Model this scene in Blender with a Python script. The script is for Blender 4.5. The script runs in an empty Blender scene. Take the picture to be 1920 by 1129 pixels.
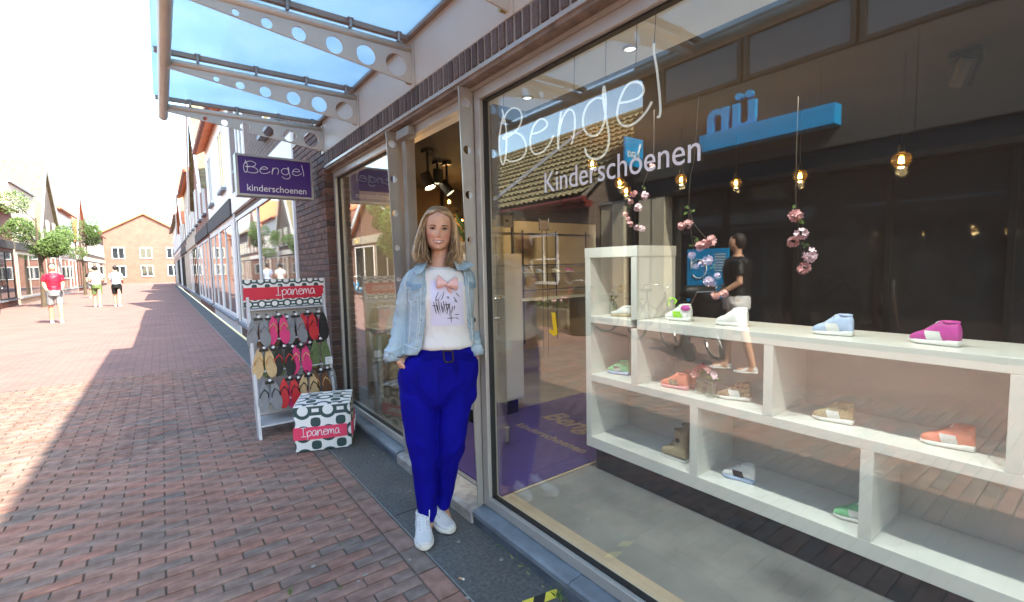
import bpy, bmesh, math, random
from mathutils import Vector, Matrix, noise
random.seed(7)
C = bpy.context.scene
COL = C.collection
V = Vector
# ------------------------------------------------------------------ camera, world, sun, exposure
FPX, YAW, PITCH, ROLL, HC = 880.0, math.radians(36.67), math.radians(-4.39), math.radians(-1.2), 1.46
fwd = V((math.sin(YAW)*math.cos(PITCH), math.cos(YAW)*math.cos(PITCH), math.sin(PITCH)))
r0 = V((math.cos(YAW), -math.sin(YAW), 0)); u0 = r0.cross(fwd)
rgt = r0*math.cos(ROLL)+u0*math.sin(ROLL); upv = -r0*math.sin(ROLL)+u0*math.cos(ROLL)
CAM = V((0, 0, HC))
cam = bpy.data.objects.new('camera', bpy.data.cameras.new('camera')); COL.objects.link(cam)
cam.data.sensor_width = 36; cam.data.lens = FPX/1920*36; cam.data.clip_end = 600; cam.data.clip_start = .02
cam.matrix_world = Matrix(((rgt.x, upv.x, -fwd.x, CAM.x), (rgt.y, upv.y, -fwd.y, CAM.y), (rgt.z, upv.z, -fwd.z, CAM.z), (0, 0, 0, 1)))
C.camera = cam
SUN_EL, SUN_DIR = math.radians(49), V((0.35, -0.936, 0)).normalized()   # horizontal direction TOWARDS the sun
W = bpy.data.worlds.new('World'); C.world = W; W.use_nodes = True
nt = W.node_tree; nt.nodes.clear()
sky = nt.nodes.new('ShaderNodeTexSky'); sky.sky_type = 'NISHITA'; sky.sun_disc = False
sky.sun_elevation = SUN_EL; sky.sun_rotation = math.atan2(SUN_DIR.x, SUN_DIR.y)
sky.air_density = 1.0; sky.dust_density = 1.3; sky.ozone_density = .8
bg = nt.nodes.new('ShaderNodeBackground'); bg.inputs[1].default_value = 0.15
wo = nt.nodes.new('ShaderNodeOutputWorld')
nt.links.new(sky.outputs[0], bg.inputs[0]); nt.links.new(bg.outputs[0], wo.inputs[0])
sl = bpy.data.lights.new('sun', 'SUN'); sl.energy = 2.3; sl.angle = math.radians(.5); sl.color = (1, .94, .86)
so = bpy.data.objects.new('sun', sl); COL.objects.link(so)
sd = V((SUN_DIR.x*math.cos(SUN_EL), SUN_DIR.y*math.cos(SUN_EL), math.sin(SUN_EL)))
so.rotation_euler = sd.to_track_quat('Z', 'Y').to_euler(); so.location = (0, 0, 12)
C.view_settings.view_transform = 'Standard'; C.view_settings.look = 'None'; C.view_settings.gamma = 1
C.view_settings.use_curve_mapping = False; C.view_settings.exposure = 2.82
C.view_settings.use_white_balance = True; C.view_settings.white_balance_temperature = 6950; C.view_settings.white_balance_tint = 2
C.render.engine = 'CYCLES'
C.cycles.use_denoising = True; C.cycles.max_bounces = 10; C.cycles.transparent_max_bounces = 24
C.cycles.diffuse_bounces = 4; C.cycles.glossy_bounces = 5; C.cycles.sample_clamp_indirect = 6
C.cycles.caustics_reflective = False; C.cycles.caustics_refractive = False

# measured rays of the photograph (to find real positions of real things)
def ray(px, py): return fwd + rgt*((px-960)/FPX) - upv*((py-564.5)/FPX)
def atX(px, py, X): d = ray(px, py); return CAM + d*(X/d.x)
def atY(px, py, Y): d = ray(px, py); return CAM + d*(Y/d.y)
def atZ(px, py, Z=0): d = ray(px, py); return CAM + d*((Z-HC)/d.z)
XF, XG, XW = 1.41, 1.45, 1.33            # frame face, glass, brick / fascia face
def mir(p): return V((2*XG-p[0], p[1], p[2]))
def rX(px, py, XV): return mir(atX(px, py, XV))    # a thing seen mirrored in the big window
def rZ(px, py, Z=0): return mir(atZ(px, py, Z))
def pxdist(p):
    d = V(p)-CAM; return d.dot(fwd)
def project(p):
    d = V(p)-CAM; z = d.dot(fwd)
    if z < .05: return None
    return 960+FPX*d.dot(rgt)/z, 564.5-FPX*d.dot(upv)/z

# ------------------------------------------------------------------ materials
def nmat(name, col=(.5, .5, .5), rough=.6, metal=0, var=.12, scale=12, bump=0, bscale=60, col2=None, alpha=None, sheen=0, spec=.5, coat=0, detail=6, trans=0):
    m = bpy.data.materials.new(name); m.use_nodes = True; t = m.node_tree; b = t.nodes['Principled BSDF']
    b.inputs['Roughness'].default_value = rough; b.inputs['Metallic'].default_value = metal
    b.inputs['Specular IOR Level'].default_value = spec; b.inputs['Coat Weight'].default_value = coat
    if sheen: b.inputs['Sheen Weight'].default_value = sheen
    tc = t.nodes.new('ShaderNodeTexCoord'); oi = t.nodes.new('ShaderNodeObjectInfo')
    n = t.nodes.new('ShaderNodeTexNoise'); n.inputs['Scale'].default_value = scale; n.inputs['Detail'].default_value = detail
    t.links.new(tc.outputs['Object'], n.inputs['Vector'])
    rp = t.nodes.new('ShaderNodeValToRGB'); rp.color_ramp.elements[0].position = .3; rp.color_ramp.elements[1].position = .7
    c2 = col2 or tuple(min(1, c*(1+var)) for c in col)
    rp.color_ramp.elements[0].color = tuple(c*(1-var) for c in col)+(1,); rp.color_ramp.elements[1].color = tuple(c2)+(1,)
    t.links.new(n.outputs['Fac'], rp.inputs['Fac']); t.links.new(rp.outputs[0], b.inputs['Base Color'])
    if bump:
        n2 = t.nodes.new('ShaderNodeTexNoise'); n2.inputs['Scale'].default_value = bscale; n2.inputs['Detail'].default_value = 4
        t.links.new(tc.outputs['Object'], n2.inputs['Vector'])
        bp = t.nodes.new('ShaderNodeBump'); bp.inputs['Strength'].default_value = bump; bp.inputs['Distance'].default_value = .01
        t.links.new(n2.outputs['Fac'], bp.inputs['Height']); t.links.new(bp.outputs[0], b.inputs['Normal'])
    m['_ramp'] = rp.name
    return m
def rand_tint(m, amt=.35, cols=None, own=True, dirt=0):
    """each object (brick, tile) gets its own tone"""
    t = m.node_tree; b = t.nodes['Principled BSDF']; rp = t.nodes[m['_ramp']]
    oi = t.nodes.new('ShaderNodeObjectInfo'); at = t.nodes.new('ShaderNodeAttribute'); at.attribute_name = 'rnd'
    ad = t.nodes.new('ShaderNodeMath'); ad.operation = 'ADD'; ad.inputs[0].default_value = 0
    if own: t.links.new(oi.outputs['Random'], ad.inputs[0])
    t.links.new(at.outputs['Fac'], ad.inputs[1])
    fr = t.nodes.new('ShaderNodeMath'); fr.operation = 'FRACT'; t.links.new(ad.outputs[0], fr.inputs[0])
    r2 = t.nodes.new('ShaderNodeValToRGB'); els = r2.color_ramp.elements
    cols = cols or [(1-amt,)*3, (1+amt,)*3]
    while len(els) < len(cols): els.new(.5)
    for i, c in enumerate(cols):
        els[i].position = i/(len(cols)-1); els[i].color = tuple(c)+(1,)
    t.links.new(fr.outputs[0], r2.inputs[0])
    mx = t.nodes.new('ShaderNodeMix'); mx.data_type = 'RGBA'; mx.blend_type = 'MULTIPLY'; mx.inputs[0].default_value = 1
    t.links.new(rp.outputs[0], mx.inputs[6]); t.links.new(r2.outputs[0], mx.inputs[7]); t.links.new(mx.outputs[2], b.inputs['Base Color'])
    if dirt: add_dirt(m, dirt)
    return m
def add_dirt(m, amt=.3, scale=1.6):
    """stains and wear that run over neighbouring pieces (world position)"""
    t = m.node_tree; b = t.nodes['Principled BSDF']; src = b.inputs['Base Color'].links[0].from_socket
    g = t.nodes.new('ShaderNodeNewGeometry'); n = t.nodes.new('ShaderNodeTexNoise'); n.inputs['Scale'].default_value = scale; n.inputs['Detail'].default_value = 9; n.inputs['Roughness'].default_value = .65
    t.links.new(g.outputs['Position'], n.inputs['Vector'])
    mr = t.nodes.new('ShaderNodeMapRange'); mr.inputs[1].default_value = .3; mr.inputs[2].default_value = .7; mr.inputs[3].default_value = 1-amt; mr.inputs[4].default_value = 1+amt*.6; t.links.new(n.outputs['Fac'], mr.inputs[0])
    mx = t.nodes.new('ShaderNodeMix'); mx.data_type = 'RGBA'; mx.blend_type = 'MULTIPLY'; mx.inputs[0].default_value = 1
    t.links.new(src, mx.inputs[6]); t.links.new(mr.outputs[0], mx.inputs[7]); t.links.new(mx.outputs[2], b.inputs['Base Color'])
def glass_mat(name, tint=(.93, .95, .93), double=True, dust=.012):
    m = bpy.data.materials.new(name); m.use_nodes = True; t = m.node_tree; t.nodes.clear()
    o = t.nodes.new('ShaderNodeOutputMaterial'); tr = t.nodes.new('ShaderNodeBsdfTransparent'); gl = t.nodes.new('ShaderNodeBsdfGlossy')
    tr.inputs[0].default_value = tint+(1,); gl.inputs['Roughness'].default_value = 0.0; gl.inputs[0].default_value = (1, 1, 1, 1)
    lw = t.nodes.new('ShaderNodeLayerWeight'); lw.inputs[0].default_value = .5
    def M(op, a, b):
        n = t.nodes.new('ShaderNodeMath'); n.operation = op
        for i, x in enumerate((a, b)):
            if isinstance(x, (int, float)): n.inputs[i].default_value = x
            else: t.links.new(x, n.inputs[i])
        return n.outputs[0]
    p = M('POWER', lw.outputs['Facing'], 5); R = M('ADD', M('MULTIPLY', p, .957), .043)
    k = 2 if double else 1          # each face of the box stands for one pane
    Rt = M('DIVIDE', M('MULTIPLY', R, k), M('ADD', M('MULTIPLY', R, k-1), 1))
    mx = t.nodes.new('ShaderNodeMixShader'); t.links.new(Rt, mx.inputs[0]); t.links.new(tr.outputs[0], mx.inputs[1]); t.links.new(gl.outputs[0], mx.inputs[2])
    df = t.nodes.new('ShaderNodeBsdfDiffuse'); df.inputs[0].default_value = (.6, .6, .58, 1)
    n = t.nodes.new('ShaderNodeTexNoise'); n.inputs['Scale'].default_value = 2.5; n.inputs['Detail'].default_value = 8
    tc = t.nodes.new('ShaderNodeTexCoord'); t.links.new(tc.outputs['Object'], n.inputs[0])
    dd = M('MULTIPLY', n.outputs['Fac'], dust*2)
    m2 = t.nodes.new('ShaderNodeMixShader'); t.links.new(dd, m2.inputs[0]); t.links.new(mx.outputs[0], m2.inputs[1]); t.links.new(df.outputs[0], m2.inputs[2])
    t.links.new(m2.outputs[0], o.inputs[0])
    return m
def emit_mat(name, col, s):
    m = bpy.data.materials.new(name); m.use_nodes = True; t = m.node_tree; t.nodes.clear()
    o = t.nodes.new('ShaderNodeOutputMaterial'); e = t.nodes.new('ShaderNodeEmission'); e.inputs[0].default_value = tuple(col)+(1,); e.inputs[1].default_value = s
    t.links.new(e.outputs[0], o.inputs[0]); return m
M = {}
M['alu'] = nmat('painted_aluminium', (.50, .475, .43), .38, .35, .06, 3, .05, 200)
M['alu_dark'] = nmat('weathered_aluminium', (.33, .31, .28), .45, .3, .12, 5, .05, 100)
M['fin'] = nmat('steel_fin', (.52, .50, .46), .33, .55, .10, 4, .04, 80)
M['fascia'] = nmat('cream_fascia_sheet', (.64, .60, .51), .5, 0, .05, 1.5, .02, 40)
M['bracket'] = nmat('cream_painted_steel', (.62, .57, .47), .42, .1, .07, 5, .04, 60)
M['bar'] = nmat('brown_glazing_bar', (.30, .23, .18), .5, .2, .15, 8)
M['brass'] = nmat('dull_brass_bolt', (.42, .31, .12), .4, .7, .2, 30)
M['rubber'] = nmat('black_rubber', (.018, .018, .018), .6, 0, .2, 30)
M['soldier'] = rand_tint(nmat('dark_lintel_brick', (.13, .098, .088), .75, 0, .25, 40, .5, 120), .3)
M['pierb'] = rand_tint(nmat('brown_facing_brick', (.125, .078, .062), .8, 0, .3, 40, .5, 120), .35, [(.65, .65, .75), (1, .95, .95), (1.45, 1.2, 1.1), (1.0, .8, .8)])
M['mortar'] = nmat('pale_mortar', (.42, .38, .33), .95, 0, .2, 40, .6, 120)
M['mortar_dark'] = nmat('grey_mortar', (.20, .17, .15), .95, 0, .25, 40, .6, 120)
M['concrete'] = nmat('stained_lintel_concrete', (.24, .19, .15), .8, 0, .35, 14, .4, 60)
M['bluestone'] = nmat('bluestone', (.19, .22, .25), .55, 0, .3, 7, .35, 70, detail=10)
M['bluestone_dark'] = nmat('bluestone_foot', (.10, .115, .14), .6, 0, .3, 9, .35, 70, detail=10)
M['thresh'] = nmat('worn_threshold_stone', (.36, .33, .30), .6, 0, .3, 14, .5, 50)
M['slab'] = nmat('grey_paving_stone', (.068, .07, .07), .8, 0, .0, 55, .7, 240, col2=(.145, .148, .145), detail=14)
M['joint'] = nmat('joint_sand', (.10, .085, .065), .95, 0, .4, 40, .8, 90)
add_dirt(M['slab'], .22, 2.2)
M['strip'] = nmat('zinc_edge_strip', (.30, .31, .30), .45, .5, .2, 30)
M['paver'] = rand_tint(nmat('clinker_paver', (.235, .15, .12), .88, 0, .35, 11, .45, 150, col2=(.31, .225, .185), detail=9), .3,
                       [(.70, .80, .86), (1.02, .92, .90), (1.15, .91, .86), (.92, .90, .90), (1.2, .84, .76), (1.05, .97, .95), (1.12, .83, .77), (1.0, .88, .84), (.68, .78, .83)], dirt=.24)
M['downlight'] = emit_mat('added_downlight_face', (1, .95, .88), .4)  # glowing face of the added fill lights over the shelf
M['far_paver'] = nmat('far_clinker', (.26, .145, .12), .85, 0, .25, 4, .4, 60)
M['glass'] = glass_mat('shop_glass')
M['glass1'] = glass_mat('thin_glass', (.96, .98, .97), False, .004)
M['glass_far'] = nmat('dark_window_glass', (.02, .025, .03), .03, 0, .1, 3, spec=1.0)
M['floor'] = nmat('grey_vinyl_floor', (.215, .21, .205), .42, 0, .16, 5, .08, 90, detail=10)
M['border'] = nmat('tan_floor_border', (.42, .33, .24), .45, 0, .1, 8)
M['purple_mat'] = nmat('purple_carpet', (.048, .011, .15), .95, 0, .22, 160, .7, 400, sheen=.2)
M['mat_print'] = nmat('faded_mat_lettering', (.30, .22, .17), .9, 0, .15, 120, .4, 300)
M['purple'] = nmat('purple_sign_face', (.055, .012, .19), .35, 0, .06, 3)
M['signframe'] = nmat('sign_frame_grey', (.36, .35, .35), .4, .4, .08, 8)
M['white_vinyl'] = nmat('white_vinyl', (.82, .82, .84), .5, 0, .02, 8)
M['neon'] = nmat('white_neon_tube', (.86, .86, .88), .25, 0, .02, 8)
M['neon'].node_tree.nodes['Principled BSDF'].inputs['Emission Color'].default_value = (.92, .94, 1, 1); M['neon'].node_tree.nodes['Principled BSDF'].inputs['Emission Strength'].default_value = .05
M['whiteboard'] = nmat('white_melamine', (.78, .77, .73), .35, 0, .03, 3)
M['shelfback'] = nmat('grey_white_back', (.62, .61, .58), .5, 0, .03, 3)
M['blackbase'] = nmat('black_plinth_board', (.012, .012, .014), .22, 0, .2, 3)
M['blackwall'] = nmat('black_interior_wall', (.022, .018, .016), .7, 0, .2, 4)
M['brownwall'] = nmat('brown_interior_wall', (.045, .024, .012), .7, 0, .2, 2)
M['ochrewall'] = nmat('warm_beige_wall', (.42, .30, .16), .7, 0, .06, 2)
M['ceil'] = nmat('dark_shop_ceiling', (.02, .015, .012), .8, 0, .3, 3)
M['bulkhead'] = nmat('cream_bulkhead', (.74, .71, .62), .6, 0, .03, 3)
M['blackmetal'] = nmat('black_metal', (.02, .02, .02), .4, .5, .2, 10)
M['chrome'] = nmat('brushed_steel', (.55, .55, .53), .25, .9, .06, 20)
M['frost'] = None
M['lampglass'] = glass_mat('amber_bulb_glass', (1.0, .72, .35), False, .01)
M['filament'] = emit_mat('lit_filament', (1, .55, .16), 60)
M['shoe_white'] = nmat('white_shoe_leather', (.78, .78, .78), .5, 0, .03, 20, .05, 200)
M['shoe_sole'] = nmat('white_rubber_sole', (.74, .73, .70), .6, 0, .05, 20)
M['mesh_white'] = nmat('white_mesh_fabric', (.50, .46, .84), .8, 0, .06, 300, .4, 500)
M['green_t'] = nmat('mint_shoe_fabric', (.25, .62, .33), .6, 0, .1, 40)
M['coral'] = nmat('coral_shoe_leather', (.78, .25, .17), .55, 0, .1, 30)
M['coral_sole'] = nmat('pink_shoe_sole', (.78, .34, .36), .55, 0, .06, 30)
M['leopard'] = nmat('speckled_tan', (.52, .42, .30), .6, 0, 0, 90, .1, 100, col2=(.16, .09, .05))
M['bootcol'] = nmat('speckled_beige_rubber', (.55, .46, .30), .45, 0, 0, 170, 0, 100, col2=(.34, .25, .14))
M['skyblue'] = nmat('pale_blue_fabric', (.45, .55, .78), .6, 0, .1, 40)
M['lime'] = nmat('lime_green_cord', (.36, .75, .06), .5, 0, .06, 40)
M['magenta'] = nmat('magenta_fabric', (.55, .06, .35), .5, 0, .1, 40)
M['violet'] = nmat('violet_fabric', (.25, .2, .72), .5, 0, .1, 40)
M['petal'] = nmat('pink_blossom_petal', (.84, .46, .46), .7, 0, .2, 60)
M['petal2'] = nmat('pale_blossom_petal', (.86, .62, .68), .7, 0, .1, 60)
M['petal3'] = nmat('deep_rose_petal', (.70, .15, .2), .7, 0, .2, 60)
M['leaf'] = nmat('fresh_leaf', (.13, .2, .04), .6, 0, .3, 20)
M['darkleaf'] = nmat('dark_leaf', (.03, .07, .02), .5, 0, .3, 20)
M['twig'] = nmat('brown_twig', (.07, .045, .03), .8, 0, .2, 30)
M['clearglass'] = glass_mat('vase_glass', (.90, .93, .90), False, .03)
M['red'] = nmat('crimson_band', (.60, .012, .045), .5, 0, .04, 6)
M['pinkband'] = nmat('pink_band', (.78, .055, .14), .5, 0, .04, 6)
M['tape_y'] = nmat('yellow_tape', (.72, .58, .07), .5, 0, .1, 20)
M['tape_k'] = nmat('black_tape', (.02, .02, .02), .5, 0, .1, 20)
M['yellow'] = nmat('yellow_sticker', (.85, .55, .01), .5, 0, .02, 20)
M['tile'] = rand_tint(nmat('tan_roof_tile', (.19, .155, .085), .9, 0, .35, 9, .4, 60, col2=(.27, .22, .12)), .2)
M['tile_o'] = rand_tint(nmat('orange_roof_tile', (.62, .20, .09), .8, 0, .2, 9, .4, 60), .15)
M['lead'] = nmat('lead_flashing', (.27, .26, .26), .6, .1, .1, 6)
M['gutter'] = nmat('oxblood_gutter', (.16, .025, .02), .5, 0, .1, 6)
M['darkgrey'] = nmat('dark_grey_render', (.055, .052, .048), .8, 0, .1, 3, .2, 50)
M['beige'] = nmat('beige_render', (.52, .46, .35), .8, 0, .08, 3, .2, 50)
M['nblue'] = nmat('bright_blue_plastic', (.0, .33, .72), .35, 0, .06, 5)
M['black'] = nmat('black_frame', (.008, .008, .008), .5, 0, .2, 5)
M['whitepaint'] = nmat('white_paint', (.80, .79, .76), .5, 0, .04, 5)
M['yellowwin'] = nmat('lit_pane_yellow', (.75, .55, .20), .7, 0, .06, 5)  # on panes this yellow stands for lit windows; also letters and a flower
M['planter'] = nmat('weathered_planter_wood', (.24, .21, .15), .8, 0, .2, 6, .4, 40)
M['foliage'] = nmat('green_foliage', (.06, .10, .025), .7, 0, .5, 14, col2=(.10, .16, .03))
M['foliage2'] = nmat('tree_foliage', (.07, .12, .025), .7, 0, .5, 8, col2=(.14, .22, .05))
M['bark'] = nmat('tree_bark', (.10, .075, .05), .9, 0, .3, 20)
M['red_brick'] = None

def brick_shader(name, c1, c2, mort, sx, sy, sc=1.0, axis=None):
    m = bpy.data.materials.new(name); m.use_nodes = True; t = m.node_tree; b = t.nodes['Principled BSDF']; b.inputs['Roughness'].default_value = .85
    tc = t.nodes.new('ShaderNodeTexCoord'); sp = t.nodes.new('ShaderNodeSeparateXYZ'); cb = t.nodes.new('ShaderNodeCombineXYZ')
    t.links.new(tc.outputs['Object'], sp.inputs[0])
    if axis == 'wall':
        ad = t.nodes.new('ShaderNodeMath'); ad.operation = 'ADD'; t.links.new(sp.outputs[0], ad.inputs[0]); t.links.new(sp.outputs[1], ad.inputs[1])
        t.links.new(ad.outputs[0], cb.inputs[0]); t.links.new(sp.outputs[2], cb.inputs[1])
    else:
        t.links.new(sp.outputs[0], cb.inputs[0]); t.links.new(sp.outputs[1], cb.inputs[1])
    k = t.nodes.new('ShaderNodeTexBrick'); t.links.new(cb.outputs[0], k.inputs['Vector'])
    k.inputs['Scale'].default_value = 1; k.inputs['Brick Width'].default_value = sx; k.inputs['Row Height'].default_value = sy
    k.inputs['Mortar Size'].default_value = .005; k.inputs['Color1'].default_value = c1+(1,); k.inputs['Color2'].default_value = c2+(1,); k.inputs['Mortar'].default_value = mort+(1,)
    n = t.nodes.new('ShaderNodeTexNoise'); n.inputs['Scale'].default_value = 1.2; n.inputs['Detail'].default_value = 8; t.links.new(tc.outputs['Object'], n.inputs[0])
    rp = t.nodes.new('ShaderNodeMapRange'); rp.inputs[3].default_value = .7; rp.inputs[4].default_value = 1.3; t.links.new(n.outputs['Fac'], rp.inputs[0])
    mx = t.nodes.new('ShaderNodeMix'); mx.data_type = 'RGBA'; mx.blend_type = 'MULTIPLY'; mx.inputs[0].default_value = 1
    t.links.new(k.outputs[0], mx.inputs[6]); t.links.new(rp.outputs[0], mx.inputs[7]); t.links.new(mx.outputs[2], b.inputs['Base Color'])
    return m
M['street_far'] = brick_shader('far_clinker_paving', (.30, .155, .125), (.22, .125, .11), (.09, .07, .06), .21, .073)
M['brick_far'] = brick_shader('red_brick_wall', (.26, .10, .065), (.20, .075, .05), (.33, .29, .25), .22, .065, axis='wall')
M['brick_brown'] = brick_shader('brown_brick_wall', (.15, .095, .075), (.11, .07, .055), (.25, .22, .19), .22, .065, axis='wall')

def canopy_glass():
    m = bpy.data.materials.new('frosted_canopy_glass'); m.use_nodes = True; t = m.node_tree; t.nodes.clear()
    o = t.nodes.new('ShaderNodeOutputMaterial'); tr = t.nodes.new('ShaderNodeBsdfTranslucent'); df = t.nodes.new('ShaderNodeBsdfGlossy')
    n = t.nodes.new('ShaderNodeTexNoise'); n.inputs['Scale'].default_value = 3; n.inputs['Detail'].default_value = 10
    tc = t.nodes.new('ShaderNodeTexCoord'); t.links.new(tc.outputs['Object'], n.inputs[0])
    rp = t.nodes.new('ShaderNodeValToRGB'); rp.color_ramp.elements[0].position = .35; rp.color_ramp.elements[1].position = .6
    rp.color_ramp.elements[0].color = (.60, .74, .82, 1); rp.color_ramp.elements[1].color = (.72, .83, .88, 1)
    t.links.new(n.outputs['Fac'], rp.inputs[0]); t.links.new(rp.outputs[0], tr.inputs[0])
    p = t.nodes.new('ShaderNodeBsdfTransparent'); p.inputs[0].default_value = (.55, .75, .88, 1)
    df.inputs['Roughness'].default_value = .2; df.inputs[0].default_value = (.8, .85, .88, 1)
    a = t.nodes.new('ShaderNodeMixShader'); a.inputs[0].default_value = .25; t.links.new(tr.outputs[0], a.inputs[1]); t.links.new(p.outputs[0], a.inputs[2])
    b = t.nodes.new('ShaderNodeMixShader'); b.inputs[0].default_value = .06; t.links.new(a.outputs[0], b.inputs[1]); t.links.new(df.outputs[0], b.inputs[2])
    t.links.new(b.outputs[0], o.inputs[0]); return m
M['frost'] = canopy_glass()

def pattern_mat(name, cell=.15, rot=False):
    """white cloth printed with linked dark rounded rings and dark ovals"""
    m = bpy.data.materials.new(name); m.use_nodes = True; t = m.node_tree; b = t.nodes['Principled BSDF']; b.inputs['Roughness'].default_value = .6
    uv = t.nodes.new('ShaderNodeUVMap'); sp = t.nodes.new('ShaderNodeSeparateXYZ'); t.links.new(uv.outputs[0], sp.inputs[0])
    def N(op, a, bb=0.0, c=None):
        n = t.nodes.new('ShaderNodeMath'); n.operation = op
        for i, x in enumerate((a, bb) if c is None else (a, bb, c)):
            if isinstance(x, (int, float)): n.inputs[i].default_value = x
            else: t.links.new(x, n.inputs[i])
        return n.outputs[0]
    k = 2*math.pi/cell
    cu = N('COSINE', N('MULTIPLY', sp.outputs[0], k)); cv = N('COSINE', N('MULTIPLY', sp.outputs[1], k))
    f = N('ADD', cu, cv)                       # -2..2, lattice of maxima and minima
    g = N('ADD', f, N('MULTIPLY', N('MULTIPLY', cu, cv), .55))
    ring = N('MULTIPLY', N('GREATER_THAN', g, .0), N('LESS_THAN', g, 1.35))
    oval = N('LESS_THAN', N('ADD', f, N('MULTIPLY', N('ABSOLUTE', N('SUBTRACT', cu, cv)), .35)), -1.05)
    link = N('MULTIPLY', N('LESS_THAN', N('ABSOLUTE', N('ADD', cv, -.55)), .34), N('LESS_THAN', cu, 0))
    dk = N('MAXIMUM', N('MAXIMUM', ring, oval), link)
    n = t.nodes.new('ShaderNodeTexNoise'); n.inputs['Scale'].default_value = 60; n.inputs['Detail'].default_value = 6
    rp = t.nodes.new('ShaderNodeValToRGB'); rp.color_ramp.elements[0].color = (.012, .03, .032, 1); rp.color_ramp.elements[1].color = (.05, .11, .11, 1); t.links.new(n.outputs['Fac'], rp.inputs[0])
    mx = t.nodes.new('ShaderNodeMix'); mx.data_type = 'RGBA'; t.links.new(dk, mx.inputs[0]); mx.inputs[6].default_value = (.80, .80, .79, 1); t.links.new(rp.outputs[0], mx.inputs[7])
    t.links.new(mx.outputs[2], b.inputs['Base Color']); return m
M['pattern'] = pattern_mat('printed_cloth', .192)
M['pattern_s'] = pattern_mat('printed_board', .105)

# ------------------------------------------------------------------ mesh building
class MB:
    def __init__(s): s.v = []; s.f = []; s.mi = []; s.uv = {}; s.rnd = None
    def add(s, vs, fs, mi=0):
        b = len(s.v); s.v += [V(v) for v in vs]
        for f in fs: s.f.append(tuple(b+i for i in f)); s.mi.append(mi)
        return s
    def box(s, x0, y0, z0, x1, y1, z1, mi=0):
        if x0 > x1: x0, x1 = x1, x0
        if y0 > y1: y0, y1 = y1, y0
        if z0 > z1: z0, z1 = z1, z0
        return s.add([(x0,y0,z0),(x1,y0,z0),(x1,y1,z0),(x0,y1,z0),(x0,y0,z1),(x1,y0,z1),(x1,y1,z1),(x0,y1,z1)],
                     [(0,3,2,1),(4,5,6,7),(0,1,5,4),(1,2,6,5),(2,3,7,6),(3,0,4,7)], mi)
    def obox(s, c, ax, ay, az, mi=0):
        c = V(c); ax = V(ax); ay = V(ay); az = V(az)
        return s.add([c-ax-ay-az, c+ax-ay-az, c+ax+ay-az, c-ax+ay-az, c-ax-ay+az, c+ax-ay+az, c+ax+ay+az, c-ax+ay+az],
                     [(0,3,2,1),(4,5,6,7),(0,1,5,4),(1,2,6,5),(2,3,7,6),(3,0,4,7)], mi)
    def loft(s, rings, cap=True, mi=0):
        n = len(rings[0]); vs = [p for r in rings for p in r]; fs = []
        for i in range(len(rings)-1):
            for j in range(n):
                a = i*n+j; b = i*n+(j+1) % n; fs.append((a, b, b+n, a+n))
        if cap:
            fs.append(tuple(range(n-1, -1, -1))); fs.append(tuple((len(rings)-1)*n+j for j in range(n)))
        return s.add(vs, fs, mi)
    def tube(s, pts, r, n=8, mi=0, cap=True, flat=1.0):
        pts = [V(p) for p in pts]; rings = []; N = None
        for i, p in enumerate(pts):
            T = (pts[min(i+1, len(pts)-1)]-pts[max(i-1, 0)])
            if T.length < 1e-9: T = V((0, 0, 1))
            T.normalize()
            if N is None:
                N = T.orthogonal().normalized()
            else:
                N = (N-T*N.dot(T))
                N = N.normalized() if N.length > 1e-6 else T.orthogonal().normalized()
            B = T.cross(N); rr = r(i/(len(pts)-1)) if callable(r) else r
            rings.append([p+N*math.cos(a)*rr+B*math.sin(a)*rr*flat for a in [2*math.pi*k/n for k in range(n)]])
        return s.loft(rings, cap, mi)
    def cyl(s, a, b, r, n=12, mi=0, r2=None):
        return s.tube([a, b], (lambda t: r+(r2-r)*t) if r2 is not None else r, n, mi)
    def lathe(s, prof, c, n=20, mi=0, cap=True, axis=None):
        c = V(c); rings = [[c+V((math.cos(a)*r, math.sin(a)*r, z)) for a in [2*math.pi*k/n for k in range(n)]] for r, z in prof]
        return s.loft(rings, cap, mi)
    def ball(s, c, rx, ry=None, rz=None, n=12, mi=0):
        ry = ry or rx; rz = rz or rx; c = V(c)
        rings = [[c+V((rx*math.sin(t)*math.cos(a), ry*math.sin(t)*math.sin(a), -rz*math.cos(t))) for a in [2*math.pi*k/n for k in range(n)]] for t in [math.pi*(i+.12)/(n/2+.24) for i in range(n//2+1)]]
        return s.loft(rings, True, mi)
    def quad(s, a, b, c, d, mi=0): return s.add([a, b, c, d], [(0, 1, 2, 3)], mi)
    def merge(s, o, mat=None):
        b = len(s.v); s.v += [(mat @ v if mat else v.copy()) for v in o.v]
        for f, m in zip(o.f, o.mi): s.f.append(tuple(b+i for i in f)); s.mi.append(m)
        return s

def wloc(o):
    l = V((0, 0, 0))
    while o: l += o.location; o = o.parent
    return l
def obj(name, mb, mat, parent=None, smooth=False, bevel=0, seg=2, rnd=False, auto=None):
    me = bpy.data.meshes.new(name); off = wloc(parent)
    me.from_pydata([v-off for v in mb.v], [], mb.f)
    for m in (mat if isinstance(mat, (list, tuple)) else [mat]): me.materials.append(m)
    if max(mb.mi, default=0): me.polygons.foreach_set('material_index', mb.mi)
    if smooth: me.polygons.foreach_set('use_smooth', [True]*len(me.polygons))
    me.validate()
    o = bpy.data.objects.new(name, me); COL.objects.link(o); o.parent = parent
    if bevel:
        b = o.modifiers.new('bevel', 'BEVEL'); b.width = bevel; b.segments = seg; b.limit_method = 'ANGLE'; b.angle_limit = math.radians(40)
    return o
def tag(o, label=None, cat=None, group=None, kind=None):
    if label: o['label'] = label
    if cat: o['category'] = cat
    if group: o['group'] = group
    if kind: o['kind'] = kind
    return o
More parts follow.
